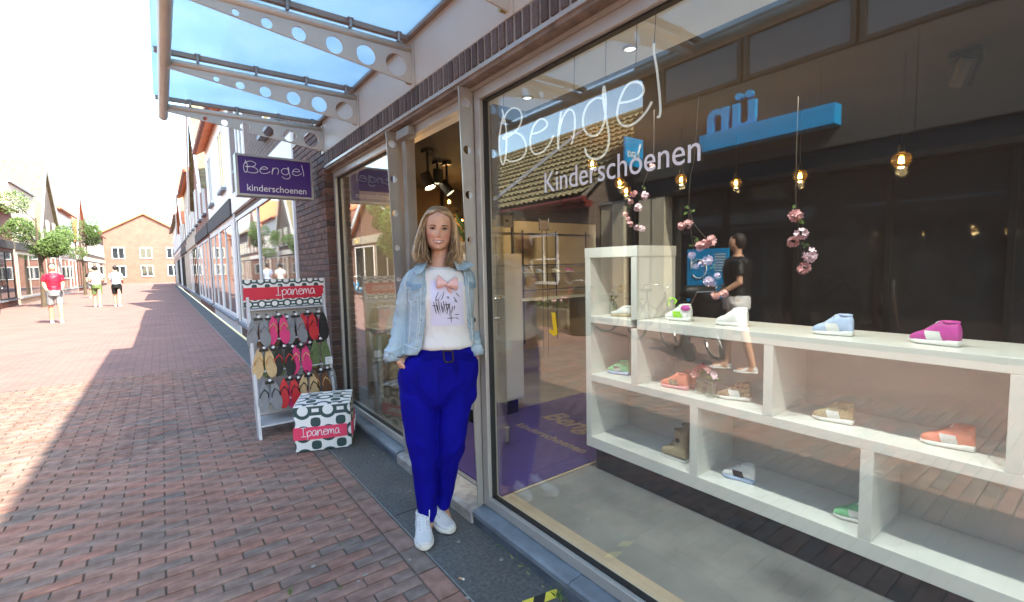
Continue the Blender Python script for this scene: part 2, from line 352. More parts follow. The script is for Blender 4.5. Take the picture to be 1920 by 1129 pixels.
def thing(name, loc, label, cat, group=None):
    o = bpy.data.objects.new(name, None); COL.objects.link(o); o.location = V(loc); o.empty_display_size = .05
    return tag(o, label, cat, group)
def dup(o, parent=None, name=None):
    c = o.copy(); COL.objects.link(c); c.parent = parent
    for ch in [x for x in KIDS(o)]: dup(ch, c)
    return c
def KIDS(o): return list(o.children)
def share(me_obj, name, loc, parent, rotz=0, scale=None):
    o = bpy.data.objects.new(name, me_obj.data); COL.objects.link(o); o.parent = parent
    o.location = V(loc)-wloc(parent); o.rotation_euler = (0, 0, rotz)
    if scale: o.scale = scale
    for m in me_obj.modifiers:
        b = o.modifiers.new(m.name, m.type)
        if m.type == 'BEVEL': b.width = m.width; b.segments = m.segments; b.limit_method = m.limit_method; b.angle_limit = m.angle_limit
    return o
def from_curve(cu):
    o = bpy.data.objects.new('tmp', cu); COL.objects.link(o); dg = bpy.context.evaluated_depsgraph_get(); dg.update()
    me = bpy.data.meshes.new_from_object(o.evaluated_get(dg)); bpy.data.objects.remove(o)
    mb = MB(); mb.add([v.co.copy() for v in me.vertices], [tuple(p.vertices) for p in me.polygons]); bpy.data.meshes.remove(me)
    return mb
def plate(outline, holes, thick, frame):
    """flat plate with round holes; outline / holes in the (a,b) plane; frame = (origin, A, B, N)"""
    cu = bpy.data.curves.new('c', 'CURVE'); cu.dimensions = '2D'; cu.fill_mode = 'BOTH'; cu.extrude = thick/2
    def sp(pts):
        s = cu.splines.new('POLY'); s.points.add(len(pts)-1); s.use_cyclic_u = True
        for i, (x, y) in enumerate(pts): s.points[i].co = (x, y, 0, 1)
    sp(outline)
    for (x, y, r) in holes: sp([(x+r*math.cos(a), y+r*math.sin(a)) for a in [2*math.pi*k/24 for k in range(24)]])
    mb = from_curve(cu); O, A, B, N = [V(q) for q in frame]
    mb.v = [O+A*v.x+B*v.y+N*v.z for v in mb.v]; return mb
def text_mb(txt, size, frame, thick=.002, shear=0, sx=1.0, align='LEFT', off=0, space=1.0):
    cu = bpy.data.curves.new('t', 'FONT'); cu.body = txt; cu.size = size; cu.extrude = thick/2; cu.shear = shear; cu.align_x = align; cu.offset = off; cu.space_character = space; cu.resolution_u = 4
    mb = from_curve(cu); O, A, B, N = [V(q) for q in frame]
    mb.v = [O+A*(v.x*sx)+B*v.y+N*v.z for v in mb.v]; return mb
def smoothpath(pts, k=4):
    pts = [V(p) for p in pts]; out = []
    for i in range(len(pts)-1):
        p0 = pts[max(i-1, 0)]; p1 = pts[i]; p2 = pts[i+1]; p3 = pts[min(i+2, len(pts)-1)]
        for j in range(k):
            t = j/k; out.append(.5*((2*p1)+(p2-p0)*t+(2*p0-5*p1+4*p2-p3)*t*t+(3*p1-p0-3*p2+p3)*t**3))
    out.append(pts[-1]); return out
def remeshed(mb, voxel, smooth_it=3):
    me = bpy.data.meshes.new('r'); me.from_pydata(mb.v, [], mb.f); o = bpy.data.objects.new('r', me); COL.objects.link(o)
    r = o.modifiers.new('r', 'REMESH'); r.mode = 'VOXEL'; r.voxel_size = voxel
    if smooth_it: s = o.modifiers.new('s', 'SMOOTH'); s.factor = .5; s.iterations = smooth_it
    dg = bpy.context.evaluated_depsgraph_get(); dg.update()
    m2 = bpy.data.meshes.new_from_object(o.evaluated_get(dg)); bpy.data.objects.remove(o)
    out = MB(); out.add([v.co.copy() for v in m2.vertices], [tuple(p.vertices) for p in m2.polygons]); return out
def normals_of(mb):
    me = bpy.data.meshes.new('n'); me.from_pydata(mb.v, [], mb.f); me.update()
    n = [v.normal.copy() for v in me.vertices]; bpy.data.meshes.remove(me); return n

# ================================================================== SETTING: ground
def structure(name, mb, mat, parent=None, **k):
    o = obj(name, mb, mat, parent, **k)
    if parent is None: o['kind'] = 'structure'
    return o
PV = dict(x0=-3.0, x1=.888, y0=.45, y1=8.5)
g = MB()       # street sheet round the modelled pavers, out to the horizon
for (a, b, c, d) in ((-200, -60, PV['x0'], 300), (PV['x0'], PV['y1'], 1.0, 300), (PV['x0'], -60, 1.0, PV['y0']), (1.0, -60, 200, -12), (1.0, 60, 200, 300)):
    g.quad((a, b, 0), (c, b, 0), (c, d, 0), (a, d, 0))
street = structure('street', g, M['street_far'])
g = MB().box(PV['x0'], PV['y0'], -.12, 1.0, PV['y1'], -.009)
bed = structure('brick_pavement', g, M['joint'])
# pavers: half-brick bond in rows across the street, with an edge course along the slabs
pav = []
PITCH_Y, LX = .0735, .213
rnd = random.Random(3)
j = 0; y = PV['y0']
while y < PV['y1']-.03:
    off = (j % 2)*.5*LX + rnd.uniform(-.012, .012)
    x = PV['x1']; first = True
    while x > PV['x0']+.05:
        L = LX*(.5 if (first and j % 2) else 1.0)
        pav.append((x-L/2, y+PITCH_Y/2, L-.007, PITCH_Y-.006, rnd.uniform(-.0022, .0022), rnd.uniform(-.006, .006), rnd.uniform(-.01, .01)))
        x -= L; first = False
    y += PITCH_Y; j += 1
y = PV['y0']
while y < PV['y1']-.1:
    pav.append((.943, y+.11, .102, .214, rnd.uniform(-.0015, .0015), 0, rnd.uniform(-.008, .008))); y += .2205
def brick_mb(lx, ly, h=.05, ch=.0035):
    m = MB(); x, y = lx/2, ly/2
    lo = [(-x, -y, -h), (x, -y, -h), (x, y, -h), (-x, y, -h)]; md = [(a, b, -ch) for a, b, _ in lo]
    tp = [(a*(1-ch/x), b*(1-ch/y), 0) for a, b, _ in lo]
    m.add(lo+md+tp, [(0, 1, 5, 4), (1, 2, 6, 5), (2, 3, 7, 6), (3, 0, 4, 7), (4, 5, 9, 8), (5, 6, 10, 9), (6, 7, 11, 10), (7, 4, 8, 11), (8, 9, 10, 11)])
    return m
def inview(p, m=60):
    q = project(p); return q is not None and -m < q[0] < 1920+m and -m < q[1] < 1129+m
pav.sort(key=lambda b: (0 if inview((b[0], b[1], 0)) else 1, (V((b[0], b[1], 0))-CAM).length))
near, rest = pav[:300], pav[300:]
protos = {}
for (x, y, lx, ly, dz, tilt, rz) in near:
    key = (round(lx, 3), round(ly, 3))
    if key not in protos:
        protos[key] = obj('brick', brick_mb(lx, ly), M['paver'], bed); o = protos[key]; o.location = (x, y, dz)
    else:
        o = share(protos[key], 'brick', (x, y, dz), bed)
    o.rotation_euler = (tilt, tilt*.7, rz)
mb = MB(); rv = []
for (x, y, lx, ly, dz, tilt, rz) in rest:
    s = brick_mb(lx, ly); n0 = len(mb.f); mb.merge(s, Matrix.Translation((x, y, dz)) @ Matrix.Rotation(rz, 4, 'Z') @ Matrix.Rotation(tilt, 4, 'X')); rv += [rnd.random()]*(len(mb.f)-n0)
o = obj('distant_brick', mb, M['paver'], bed); o['kind'] = 'stuff'
at = o.data.attributes.new('rnd', 'FLOAT', 'FACE'); at.data.foreach_set('value', rv)
# zinc strip, grey slabs
structure('edge_strip', MB().box(.9975, .3, -.05, 1.004, 60, .002), M['strip'])
sbed = structure('pavement', MB().box(1.004, -4, -.12, XW+.02, 60, -.010), M['joint'])
ys = [-4, -2.2, -.55, 1.0-.03, 2.565, 4.15, 5.7, 7.3, 8.9, 10.5, 12.1, 13.7, 15.3, 17, 19, 22, 26, 32, 40, 60]
for a, b in zip(ys, ys[1:]):
    obj('paving_slab', MB().box(1.0065, a+.003, -.05, XW+.01, b-.003, random.uniform(-.001, .001)), M['slab'], sbed, bevel=.002)

# ================================================================== THE SHOP BUILDING
BY0, BY1 = -3.0, 6.05
shop = thing('shop_building', (XG, 3, 0), 'two storey shop front with cream fascia, aluminium windows and brown brick pier behind the woman', 'building')
def part(name, mb, mat, parent=shop, **k): return obj(name, mb, mat, parent, **k)
# walls of the upper floor and the back of the building
u = MB(); u.box(XW+.02, BY0, 2.875, XW+.3, BY1, 6.7); u.box(XW+.31, BY0, 2.6, XW+.42, BY1, 2.87)
part('upper_wall', u, M['brick_brown'])
part('flat_roof', MB().box(XW-.1, BY0-.1, 6.705, 12, BY1+.1, 6.9), M['lead'])
part('fascia_panel', MB().box(XW+.004, BY0, 2.577, XW+.30, 4.80, 2.87), M['fascia'], bevel=.003)
part('fascia_trim', MB().box(XW-.012, BY0, 2.868, XW+.003, BY1, 2.90), M['bar'])
# soldier course
part('lintel_mortar', MB().box(XW+.008, BY0, 2.458, XW+.11, 4.80, 2.575), M['mortar'])
sp_ = obj('soldier_brick', MB().box(-.055, -.0208, -.056, .05, .0208, .056), M['soldier'], None, bevel=.006); sp_.parent = shop
y = 4.775; first = True; k = 0
sp_.location = V((XW+.054, y, 2.516))-wloc(shop)
while y > .2:
    y -= .0602; k += 1
    q = share(sp_, 'soldier_brick', (XW+.054+random.uniform(-.003, .003), y, 2.516+random.uniform(-.002, .002)), shop)
part('lintel_strip', MB().box(XW+.002, BY0, 2.436, XW+.075, 4.80, 2.4565), M['alu'])
part('lintel_soffit', MB().box(XW+.012, BY0, 2.415, XW+.14, 4.80, 2.4355), M['concrete'])
part('frame_rail', MB().box(XF-.012, BY0, 2.396, XF+.06, 4.80, 2.4135), M['alu'])
# plinth stones
def plinth(y0, y1, n):
    L = (y1-y0)/n
    for i in range(n):
        a, b = y0+i*L+.002, y0+(i+1)*L-.002
        m = MB().loft([[(XW, a, .047), (XW, a, .072), (XW+.012, a, .083), (XG+.05, a, .088), (XG+.05, a, .047)], [(XW, b, .047), (XW, b, .072), (XW+.012, b, .083), (XG+.05, b, .088), (XG+.05, b, .047)]])
        part('plinth_stone', m, M['bluestone'], bevel=.0015)
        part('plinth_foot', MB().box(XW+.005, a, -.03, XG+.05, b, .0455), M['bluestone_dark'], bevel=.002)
plinth(-3.0, 2.205-.785*1, 3)
plinth(1.42, 2.205, 1)
plinth(3.27, 4.80, 2)
part('threshold', MB().loft([[(XW-.005, 2.21, -.02), (XW-.005, 2.21, .06), (XW+.02, 2.21, .075), (XG+.09, 2.21, .082), (XG+.09, 2.21, -.02)], [(XW-.005, 3.265, -.02), (XW-.005, 3.265, .06), (XW+.02, 3.265, .075), (XG+.09, 3.265, .082), (XG+.09, 3.265, -.02)]]), M['thresh'], bevel=.006)
# window frames
def window(name, y0, y1, z0, z1, fw=.06, glass=M['glass'], depth=.07, mat=M['alu'], parent=shop, X=XF, gx=XG, seal=True, label=None):
    m = MB(); d = X+depth
    m.box(X, y0, z0, d, y1, z0+fw); m.box(X, y0, z1-fw, d, y1, z1)
    m.box(X+.0006, y0, z0+fw, d-.0006, y0+fw, z1-fw); m.box(X+.0006, y1-fw, z0+fw, d-.0006, y1, z1-fw)
    w = obj(name, m, mat, parent, bevel=.003)
    s = MB(); e = .009; a, b, c, dd = y0+fw, y1-fw, z0+fw, z1-fw
    if seal:
        s.box(gx-.016, a, c, gx+.012, b, c+e); s.box(gx-.016, a, dd-e, gx+.012, b, dd); s.box(gx-.0155, a, c+e, gx+.0115, a+e, dd-e); s.box(gx-.0155, b-e, c+e, gx+.0115, b, dd-e)
        obj('rubber_seal', s, M['rubber'], w)
    obj('pane', MB().box(gx, a+.004, c+.004, gx+.008, b-.004, dd-.004), glass, w)
    return w
window('display_window', -2.9, 2.205, .089, 2.395, .052)
window('display_window', 3.285, 4.79, .089, 2.395, .05)
# door opening: jambs, header, closer
part('door_jamb', MB().box(XF+.004, 3.10, .083, XF+.075, 3.165, 2.395), M['alu_dark'], bevel=.003)
part('door_jamb', MB().box(XF+.004, 2.262, .083, XF+.075, 2.285, 2.395), M['alu_dark'], bevel=.003)
part('door_header', MB().box(XF+.002, 2.23, 2.345, XF+.05, 3.165, 2.3945), M['alu'], bevel=.002)
part('door_closer', MB().box(XF-.05, 2.93, 2.335, XF+.0, 3.13, 2.392), M['alu_dark'], bevel=.004)
# tapered perforated steel fins
def fin(Y, nm='pillar_fin'):
    H0, H1 = .084, 2.412
    hz = [2.33, 2.085, 1.845, 1.60, 1.375, 1.16, .94]
    ol = [(0, H0), (0, H1), (-.088, H1), (-.036, H0)]
    def mid(z): return -(.036+(.088-.036)*(z-H0)/(H1-H0))/2-.004
    holes = [(mid(z), z, .0265-.0022*i) for i, z in enumerate(hz)]
    o = obj(nm, plate(ol, holes, .008, ((XF, Y, 0), (1, 0, 0), (0, 0, 1), (0, 1, 0))), M['fin'], shop)
    obj('fin_mount', MB().box(XF-.0015, Y+.005, H0, XF+.06, Y+.055, H1-.018), M['alu'], o)
    return o
fin(2.214); fin(3.215)
# brick pier at the far end of the shop front
pier = thing('brick_pier', (XG, 5.4, 0), 'brown brick pier between the shop front and the next shop, behind the sandal rack', 'pier')
obj('mortar_core', MB().box(XW+.009, 4.809, 0, XW+.34, BY1-.009, 2.875), M['mortar_dark'], pier)
pb = {}
def pbrick(cx, cy, cz, sx, sy, sz):
    key = (round(sx, 3), round(sy, 3), round(sz, 3))
    if key not in pb:
        pb[key] = obj('brick', MB().box(-sx/2, -sy/2, -sz/2, sx/2, sy/2, sz/2), M['pierb'], pier, bevel=.003); o = pb[key]; o.data.transform(Matrix.Translation(wloc(pier))); o.location = V((cx, cy, cz))-wloc(pier)
    else: o = share(pb[key], 'brick', (cx, cy, cz), pier)
row = 0; z = 0.0; nb = 0
while z < 2.85:
    y = 4.80+(0 if row % 2 else .0)
    w0 = .10 if row % 2 else .21
    first = True
    while y < BY1-.02:
        L = w0 if first else .21
        L = min(L, BY1-y)
        if L > .03:
            pbrick(XW+.05+random.uniform(-.001, .001), y+L/2-.005, z+.031, .10, L-.009, .053)
            nb += 1
        y += L; first = False
    row += 1; z += .0625

# ================================================================== CANOPY
can = thing('glass_canopy', (.7, 3, 2.8), 'frosted glass canopy on cream perforated steel brackets over the shop front', 'canopy')
XT = .07
cobj = {}
def bracket(Y):
    ol = [(XW-.004, 2.595), (XW-.004, 2.782), (.10, 2.782), (.08, 2.765), (.30, 2.735)]
    holes = [(1.225, 2.69, .066), (1.04, 2.702, .056), (.86, 2.712, .047), (.675, 2.722, .037), (.52, 2.735, .027), (.38, 2.748, .017)]
    if 'b' not in cobj:
        o = obj('bracket', plate(ol, holes, .010, ((0, 0, 0), (1, 0, 0), (0, 0, 1), (0, -1, 0))), M['bracket'], None)
        o.data.transform(Matrix.Translation((0, 0, 0))); o.parent = can
        cobj['b'] = o
        obj_at = V((0, Y, 0))-wloc(can); o.location = obj_at
        t = obj('bracket_tube', MB().cyl((XW-.01, 0, 2.803), (XT, 0, 2.803), .021, 14), M['bracket'], None, smooth=True); t.parent = o
        f = obj('wall_plate', MB().box(XW-.006, -.03, 2.57, XW+.003, .03, 2.83), M['bracket'], None, bevel=.002); f.parent = o
        b = MB()
        for z in (2.61, 2.79): b.cyl((XW-.035, .022, z), (XW-.006, .022, z), .013, 10)
        k = obj('bolt', b, M['brass'], None); k.parent = o
        k = obj('bolt_rod', MB().cyl((XW-.02, .022, 2.62), (XW-.02, .022, 2.78), .004, 6), M['alu'], None); k.parent = o
    else:
        c = dup(cobj['b'], can); c.location = V((0, Y, 0))-wloc(can)
BYS = [-.26+1.012*i for i in range(-2, 6)]
for Y in BYS: bracket(Y)
# glazing bars with clamps, glass panels, outer gutter tube, wall flashing
for i, Y in enumerate(BYS):
    zz = 2.882
    gb = obj('glazing_bar', MB().box(XT-.02, Y-.016, zz-.036, XW-.02, Y+.016, zz-.006), M['bar'], can, bevel=.002)
    for X in (.28, .62, .95, 1.24):
        obj('clamp', MB().cyl((X, Y-.024, zz-.062), (X, Y-.024, zz-.010), .009, 8).box(X-.016, Y-.034, zz-.012, X+.016, Y-.017, zz-.0055).cyl((X, Y, zz-.060), (X, Y, zz-.037), .006, 6), M['alu_dark'], gb)
    if i < len(BYS)-1:
        obj('glass_panel', MB().box(XT-.03, Y+.006, zz-.004, XW-.035, BYS[i+1]-.006, zz+.006), M['frost'], can)
obj('gutter_tube', MB().cyl((XT+.03, BYS[0]-.1, 2.795), (XT+.03, BYS[-1]+.3, 2.795), .034, 16), M['bracket'], can, smooth=True)
obj('edge_flashing', MB().box(XW-.032, BYS[0], 2.862, XW-.014, BYS[-1]+.3, 2.89), M['bar'], can)

# ================================================================== INTERIOR
ZF = .088
fl = MB().box(XG+.052, -2.9, -.02, 7.0, 8.0, ZF); structure('floor', fl, M['floor'])
structure('ceiling', MB().box(1.563, 2.245, 2.50, 1.80, 4.78, 2.66).box(1.803, -2.9, 2.52, 7.0, 8.0, 2.7), M['ceil'])
structure('ceiling_bulkhead', MB().box(XF+.075, -2.9, 2.37, 1.80, 2.24, 2.57).box(XF+.076, 2.241, 2.37, 1.56, 4.78, 2.57), M['bulkhead'])
structure('side_wall_brown', MB().box(1.6, 5.9, ZF+.001, 3.19, 6.0, 2.52), M['brownwall'])
structure('side_wall_beige', MB().box(3.194, 5.9, ZF+.001, 7.0, 6.0, 2.15), M['ochrewall'])
structure('side_wall_soffit', MB().box(3.194, 5.82, 2.155, 7.0, 6.0, 2.52), M['blackwall'])
structure('back_wall', MB().box(6.2, -2.9, ZF+.001, 6.3, 5.81, 2.52), M['blackwall'])
structure('end_wall', MB().box(1.5, -3.0, ZF+.001, 6.2, -2.9, 2.52), M['blackwall'])
structure('floor_border', MB().box(XG+.055, -2.9, ZF+.0005, XG+.16, 2.20, ZF+.004), M['border'])
structure('floor_trim', MB().box(1.62, 2.185, ZF+.0005, 2.4, 2.205, ZF+.006), M['border'])
# purple entrance mat with lettering
mt = thing('entrance_mat', (2.4, 2.85, ZF), 'purple entrance mat with tan lettering on the shop floor behind the woman', 'mat')
obj('carpet', MB().box(1.53, 2.21, ZF+.0005, 3.5, 3.48, ZF+.010), M['purple_mat'], mt, bevel=.003)
A = V((0, -1, 0)); B = V((1, 0, 0)); N = V((0, 0, 1))
s0 = atZ(965, 797, ZF+.011); s1 = atZ(1090, 850, ZF+.011)
obj('small_lettering', text_mb('kinderschoenen', .125, (s0, (s1-s0).normalized(), N.cross((s1-s0).normalized()), N), .003, 0, (s1-s0).length/(.125*6.35), off=.002), M['mat_print'], mt)
s0 = atZ(1014, 781, ZF+.011); dd = (s1-atZ(965, 797, ZF+.011)).normalized()
obj('big_lettering', text_mb('Bengel', .30, (s0, dd, N.cross(dd), N), .003, .25, .95, off=.006), M['mat_print'], mt)

# display unit behind the window
X0, X1 = 2.22, 2.60
du = thing('display_shelf', (2.4, 1.2, ZF), 'white stepped display shelf on a black plinth inside the big window', 'shelf unit')
T = .045
def board(nm, x0, y0, z0, x1, y1, z1, mat=None, par=None): return obj(nm, MB().box(x0, y0, z0, x1, y1, z1), mat or M['whiteboard'], par or du, bevel=.0015)
YR = -1.9
board('bottom_board', X0, YR, .245, X1, 2.175, .315)
board('lower_shelf', X0, YR, .690, X1-.012, 2.129, .735)
board('counter_top', X0, YR, 1.068, X1, 1.759, 1.122)
board('tower_shelf', X0+.001, 1.803, 1.075, X1-.012, 2.129, 1.118)
board('tower_top', X0-.002, 1.755, 1.495, X1, 2.177, 1.558)
board('side_panel', X0, 2.130, .316, X1, 2.175, 1.494)
board('side_panel', X0, 1.76, 1.123, X1, 1.802, 1.494)
board('side_panel', X0, 1.76, .736, X1-.012, 1.802, 1.067)
for yy in (.99, .2, -.6): board('divider', X0, yy, .736, X1-.012, yy+.042, 1.067)
for yy in (1.365, .60, -.2, -1.0): board('divider', X0, yy, .316, X1-.012, yy+.045, .689)
board('back_panel', X1-.011, YR, .316, X1-.002, 2.129, 1.067, M['shelfback'])
board('plinth', X0+.045, YR, ZF+.001, X1-.02, 2.13, .2445, M['blackbase'])
# low white cabinet beside the door
cb = thing('white_cabinet', (2.5, 3.6, ZF), 'tall white cabinet on a black base behind the open glass door', 'cabinet')
c0 = atZ(972, 742, .22)
board('carcass', 2.05, 3.36, .235, 2.62, 3.90, 1.56, None, cb)
board('cabinet_base', 2.09, 3.40, ZF+.001, 2.58, 3.86, .234, M['blackbase'], cb)
board('door_panel', 2.07, 3.352, .25, 2.335, 3.3595, 1.54, None, cb)
board('door_panel', 2.34, 3.352, .25, 2.60, 3.3595, 1.54, None, cb)
sg = thing('open_sign', (2.42, 3.3, 1.563), 'small white card sign standing on the cabinet beside her shoulder', 'sign')
q = atY(862, 490, 3.3)
obj('card', MB().box(q.x-.05, 3.36, 1.5625, q.x+.17, 3.372, 1.66), M['whiteboard'], sg)
obj('lettering', text_mb('OPEN', .06, ((q.x-.02, 3.3585, 1.585), (1, 0, 0), (0, 0, 1), (0, -1, 0)), .002), M['blackmetal'], sg)
# open glass door
gd = thing('glass_door', (1.55, 2.3, ZF), 'frameless glass door standing open inside the entrance, with two steel handles', 'door')
a, b = V((1.53, 2.30, 0)), V((2.06, 2.86, 0)); dv = (b-a).normalized(); nv = V((-dv.y, dv.x, 0))
c = (a+b)/2; c.z = 1.22
obj('pane', MB().obox(c, (b-a)/2, nv*.005, V((0, 0, 1.12))), M['glass1'], gd)
for z in (1.255, 1.135):
    h0 = a+dv*.10; m = MB()
    for s in (-1, 1):
        m.tube([V((h0.x, h0.y, z))+nv*s*.006, V((h0.x, h0.y, z))+nv*s*.045, V((h0.x, h0.y, z))+nv*s*.048+dv*.10], .0095, 8)
    obj('handle', m, M['chrome'], gd, smooth=True)
obj('hinge_clamp', MB().obox(V((b.x, b.y, ZF+.085))-dv*.03, dv*.022, nv*.018, V((0, 0, .055))), M['alu_dark'], gd, bevel=.003)

# lettering on / behind the glass
L = 2.972
def gl(zx, zy, X=XG+.03): return atX(860+zx/L, zy/L, X)
strokes = [
 [(250,640),(238,690),(228,760),(228,830),(236,890),(247,917),(259,888),(266,810),(265,720),(252,650),(243,610)],
 [(245,690),(262,640),(290,607),(320,603),(345,622),(352,658),(338,705),(305,742),(270,765),(250,775),(248,765),(275,747),(315,740),(350,755),(370,790),(377,830),(362,870),(330,893),(290,900),(256,885)],
 [(405,748),(450,735),(488,708),(492,682),(470,663),(443,670),(418,705),(402,755),(400,810),(412,848),(440,860),(475,840),(508,800),(527,755)],
 [(572,622),(560,700),(553,780),(556,832),(557,770),(572,680),(598,625),(622,610),(643,632),(648,690),(641,755),(630,803)],
 [(818,573),(800,550),(768,547),(730,572),(702,620),(692,680),(706,733),(740,758),(775,748),(802,708),(817,640),(820,560),(812,483),(804,510),(808,580),(824,670),(838,760),(828,830),(795,876),(755,888),(718,868),(704,828)],
 [(893,575),(950,565),(1008,542),(1031,508),(1020,470),(985,456),(945,470),(912,520),(889,590),(884,650),(905,692),(950,702),(1000,672),(1045,622),(1076,567)],
 [(1088,245),(1088,290),(1102,370),(1114,470),(1122,560),(1124,620),(1118,650),(1108,652)]]
ns = thing('neon_lettering', gl(600, 700), 'white handwritten neon word hanging inside the top of the big window', 'neon sign')
for st in strokes:
    obj('letter_tube', MB().tube(smoothpath([gl(*p) for p in st], 4), .0043, 8), M['neon'], ns, smooth=True)
m = MB()
for (zx, zy) in ((247, 615), (640, 625), (815, 500), (985, 458), (1090, 250)):
    p = gl(zx, zy); m.tube([p, V((p.x+.01, p.y, 2.37))], .0012, 5)
m.tube(smoothpath([gl(247, 615), gl(225, 700), gl(190, 745), gl(160, 720)], 4), .0025, 6)
obj('hanging_wire', m, M['rubber'], ns)
m = MB()
p0 = atX(1019, 362, XG-.0015); p1 = atX(1313, 305, XG-.0015)
wd = (p1-p0).length
win = [o for o in KIDS(shop) if o.name == 'display_window'][0]
tm = text_mb('Kinderschoenen', .132, ((XG-.0012, p0.y, p0.z), (0, -1, 0), (0, 0, 1), (-1, 0, 0)), .0012)
wx = max(-(v.y-p0.y) for v in tm.v)
for v in tm.v: v.y = p0.y+(v.y-p0.y)*wd/wx
obj('vinyl_lettering', tm, M['white_vinyl'], win)
st_ = thing('yellow_sticker', atX(1040, 610, XG-.002), 'small bright yellow hook shaped sticker on the big window pane', 'sticker')
Q = [(1034, 586), (1041, 586), (1045, 620), (1045, 628), (1038, 630), (1029, 622), (1031, 617), (1038, 620)]
fr = [atX(x, y, XG-.001) for x, y in Q]; bk = [p-V((.0012, 0, 0)) for p in fr]
obj('vinyl', MB().loft([fr, bk]), M['yellow'], st_)

# ================================================================== THE STREET OPPOSITE (seen mirrored in the windows) AND FARTHER ON
XO = -5.7
def house(name, label, side, y0, y1, eave, ridge, wall, roof, gable=False, depth=8, floors=2, shopfront=True, seed=0, barge=None, winmat=None):
    """side -1: opposite row, front at XO facing +x; side +1: our row, front at 1.40 facing -x"""
    R = random.Random(seed); F = XO if side < 0 else 1.40; s = side
    def X(d): return F+s*d                        # d metres behind the front
    h = thing(name, (X(2), (y0+y1)/2, 0), label, 'building')
    ym = (y0+y1)/2
    if gable:
        pr = [(y0, 0), (y1, 0), (y1, eave), (ym, ridge), (y0, eave)]
        m = MB().loft([[(X(0), y, z) for y, z in pr], [(X(depth), y, z) for y, z in pr]])
    else:
        pr = [(0, 0), (depth, 0), (depth, eave), (depth/2, ridge), (0, eave)]
        m = MB().loft([[(X(d), y0, z) for d, z in pr], [(X(d), y1, z) for d, z in pr]])
    obj('wall', m, wall, h)
    rf = MB(); th = .12
    if gable:
        for a, b in ((y0-.2, ym), (y1+.2, ym)):
            za = eave-.2*(ridge-eave)/(ym-y0)
            rf.loft([[(X(-.15), a, za+.03), (X(-.15), b, ridge+.03), (X(-.15), b, ridge+.03+th), (X(-.15), a, za+.03+th)], [(X(depth), a, za+.03), (X(depth), b, ridge+.03), (X(depth), b, ridge+.03+th), (X(depth), a, za+.03+th)]])
    else:
        for a, b in ((-.25, depth/2), (depth+.2, depth/2)):
            za = eave-.25*(ridge-eave)/(depth/2)
            rf.loft([[(X(a), y0-.05, za+.03), (X(b), y0-.05, ridge+.03), (X(b), y0-.05, ridge+.03+th), (X(a), y0-.05, za+.03+th)], [(X(a), y1+.05, za+.03), (X(b), y1+.05, ridge+.03), (X(b), y1+.05, ridge+.03+th), (X(a), y1+.05, za+.03+th)]])
    if ridge > eave+.1: r_ = obj('roof', rf, roof, h)
    else: r_ = obj('roof', MB().box(X(-.1), y0, eave+.01, X(depth), y1, eave+.16), roof, h)
    if R.random() < .8: obj('chimney', MB().box(X(depth/2+.1), ym+1, ridge-.6, X(depth/2+.7), ym+1.6, ridge+1.0), M['brick_brown'], r_)
    if gable and barge:
        b = MB()
        for a in (y0-.22, y1+.22):
            za = eave-.2*(ridge-eave)/(ym-y0)
            b.loft([[(X(-.24), a, za-.12), (X(-.24), ym, ridge-.10), (X(-.24), ym, ridge+.2), (X(-.24), a, za+.2)], [(X(-.17), a, za-.12), (X(-.17), ym, ridge-.10), (X(-.17), ym, ridge+.2), (X(-.17), a, za+.2)]])
        obj('barge_board', b, barge, h)
    if not gable and ridge > eave+.1:
        obj('gutter', MB().cyl((X(-.28), y0, eave-.06), (X(-.28), y1, eave-.06), .07, 8), M['gutter'], h)
    wm = winmat or M['glass_far']
    def win(a, b, z0, z1, split=2, nm='window', pane=None, fr=M['whitepaint']):
        m = MB(); t = .07; o, i = X(-.03), X(.05)
        m.box(o, a, z0, i, b, z0+t); m.box(o, a, z1-t, i, b, z1)
        for k in range(split+1):
            y = a+(b-a-t)*k/split; m.box(X(-.028), y, z0+t, i, y+t, z1-t)
        w = obj(nm, m, fr, h); obj('pane', MB().box(X(-.006), a+.02, z0+.02, X(.04), b-.02, z1-.02), pane or wm, w)
        obj('sill', MB().box(X(-.10), a-.08, z0-.07, X(-.002), b+.08, z0-.004), M['bluestone'], w)
    zf = 3.15
    n = max(1, int((y1-y0)/2.2)); 
    for fl_ in range(1, floors):
        z0 = zf+.35+(fl_-1)*2.8
        if z0+1.4 > (ridge-.8 if gable else eave-.05): continue
        for k in range(n):
            c = y0+(k+.5)*(y1-y0)/n
            if gable and z0+1.3 > eave+(ridge-eave)*(1-abs(c-ym)/(ym-y0))-.3: continue
            win(c-.5, c+.5, z0, z0+1.45, 2, pane=R.choice([wm, wm, M['yellowwin']]) if not winmat else winmat)
    if shopfront:
        k = max(1, int((y1-y0)/3.2)); w = (y1-y0-.4)/k
        for q in range(k):
            a = y0+.2+q*w+.1; win(a, a+w-.25, .35, 2.6, 2, 'shop_window', fr=M[R.choice(['black', 'whitepaint', 'alu'])], pane=M['glass_far'])
        obj('shop_fascia', MB().box(X(-.06), y0+.1, 2.72, X(-.002), y1-.1, 3.1), M[R.choice(['beige', 'whitepaint', 'darkgrey', 'signframe'])], h)
    return h

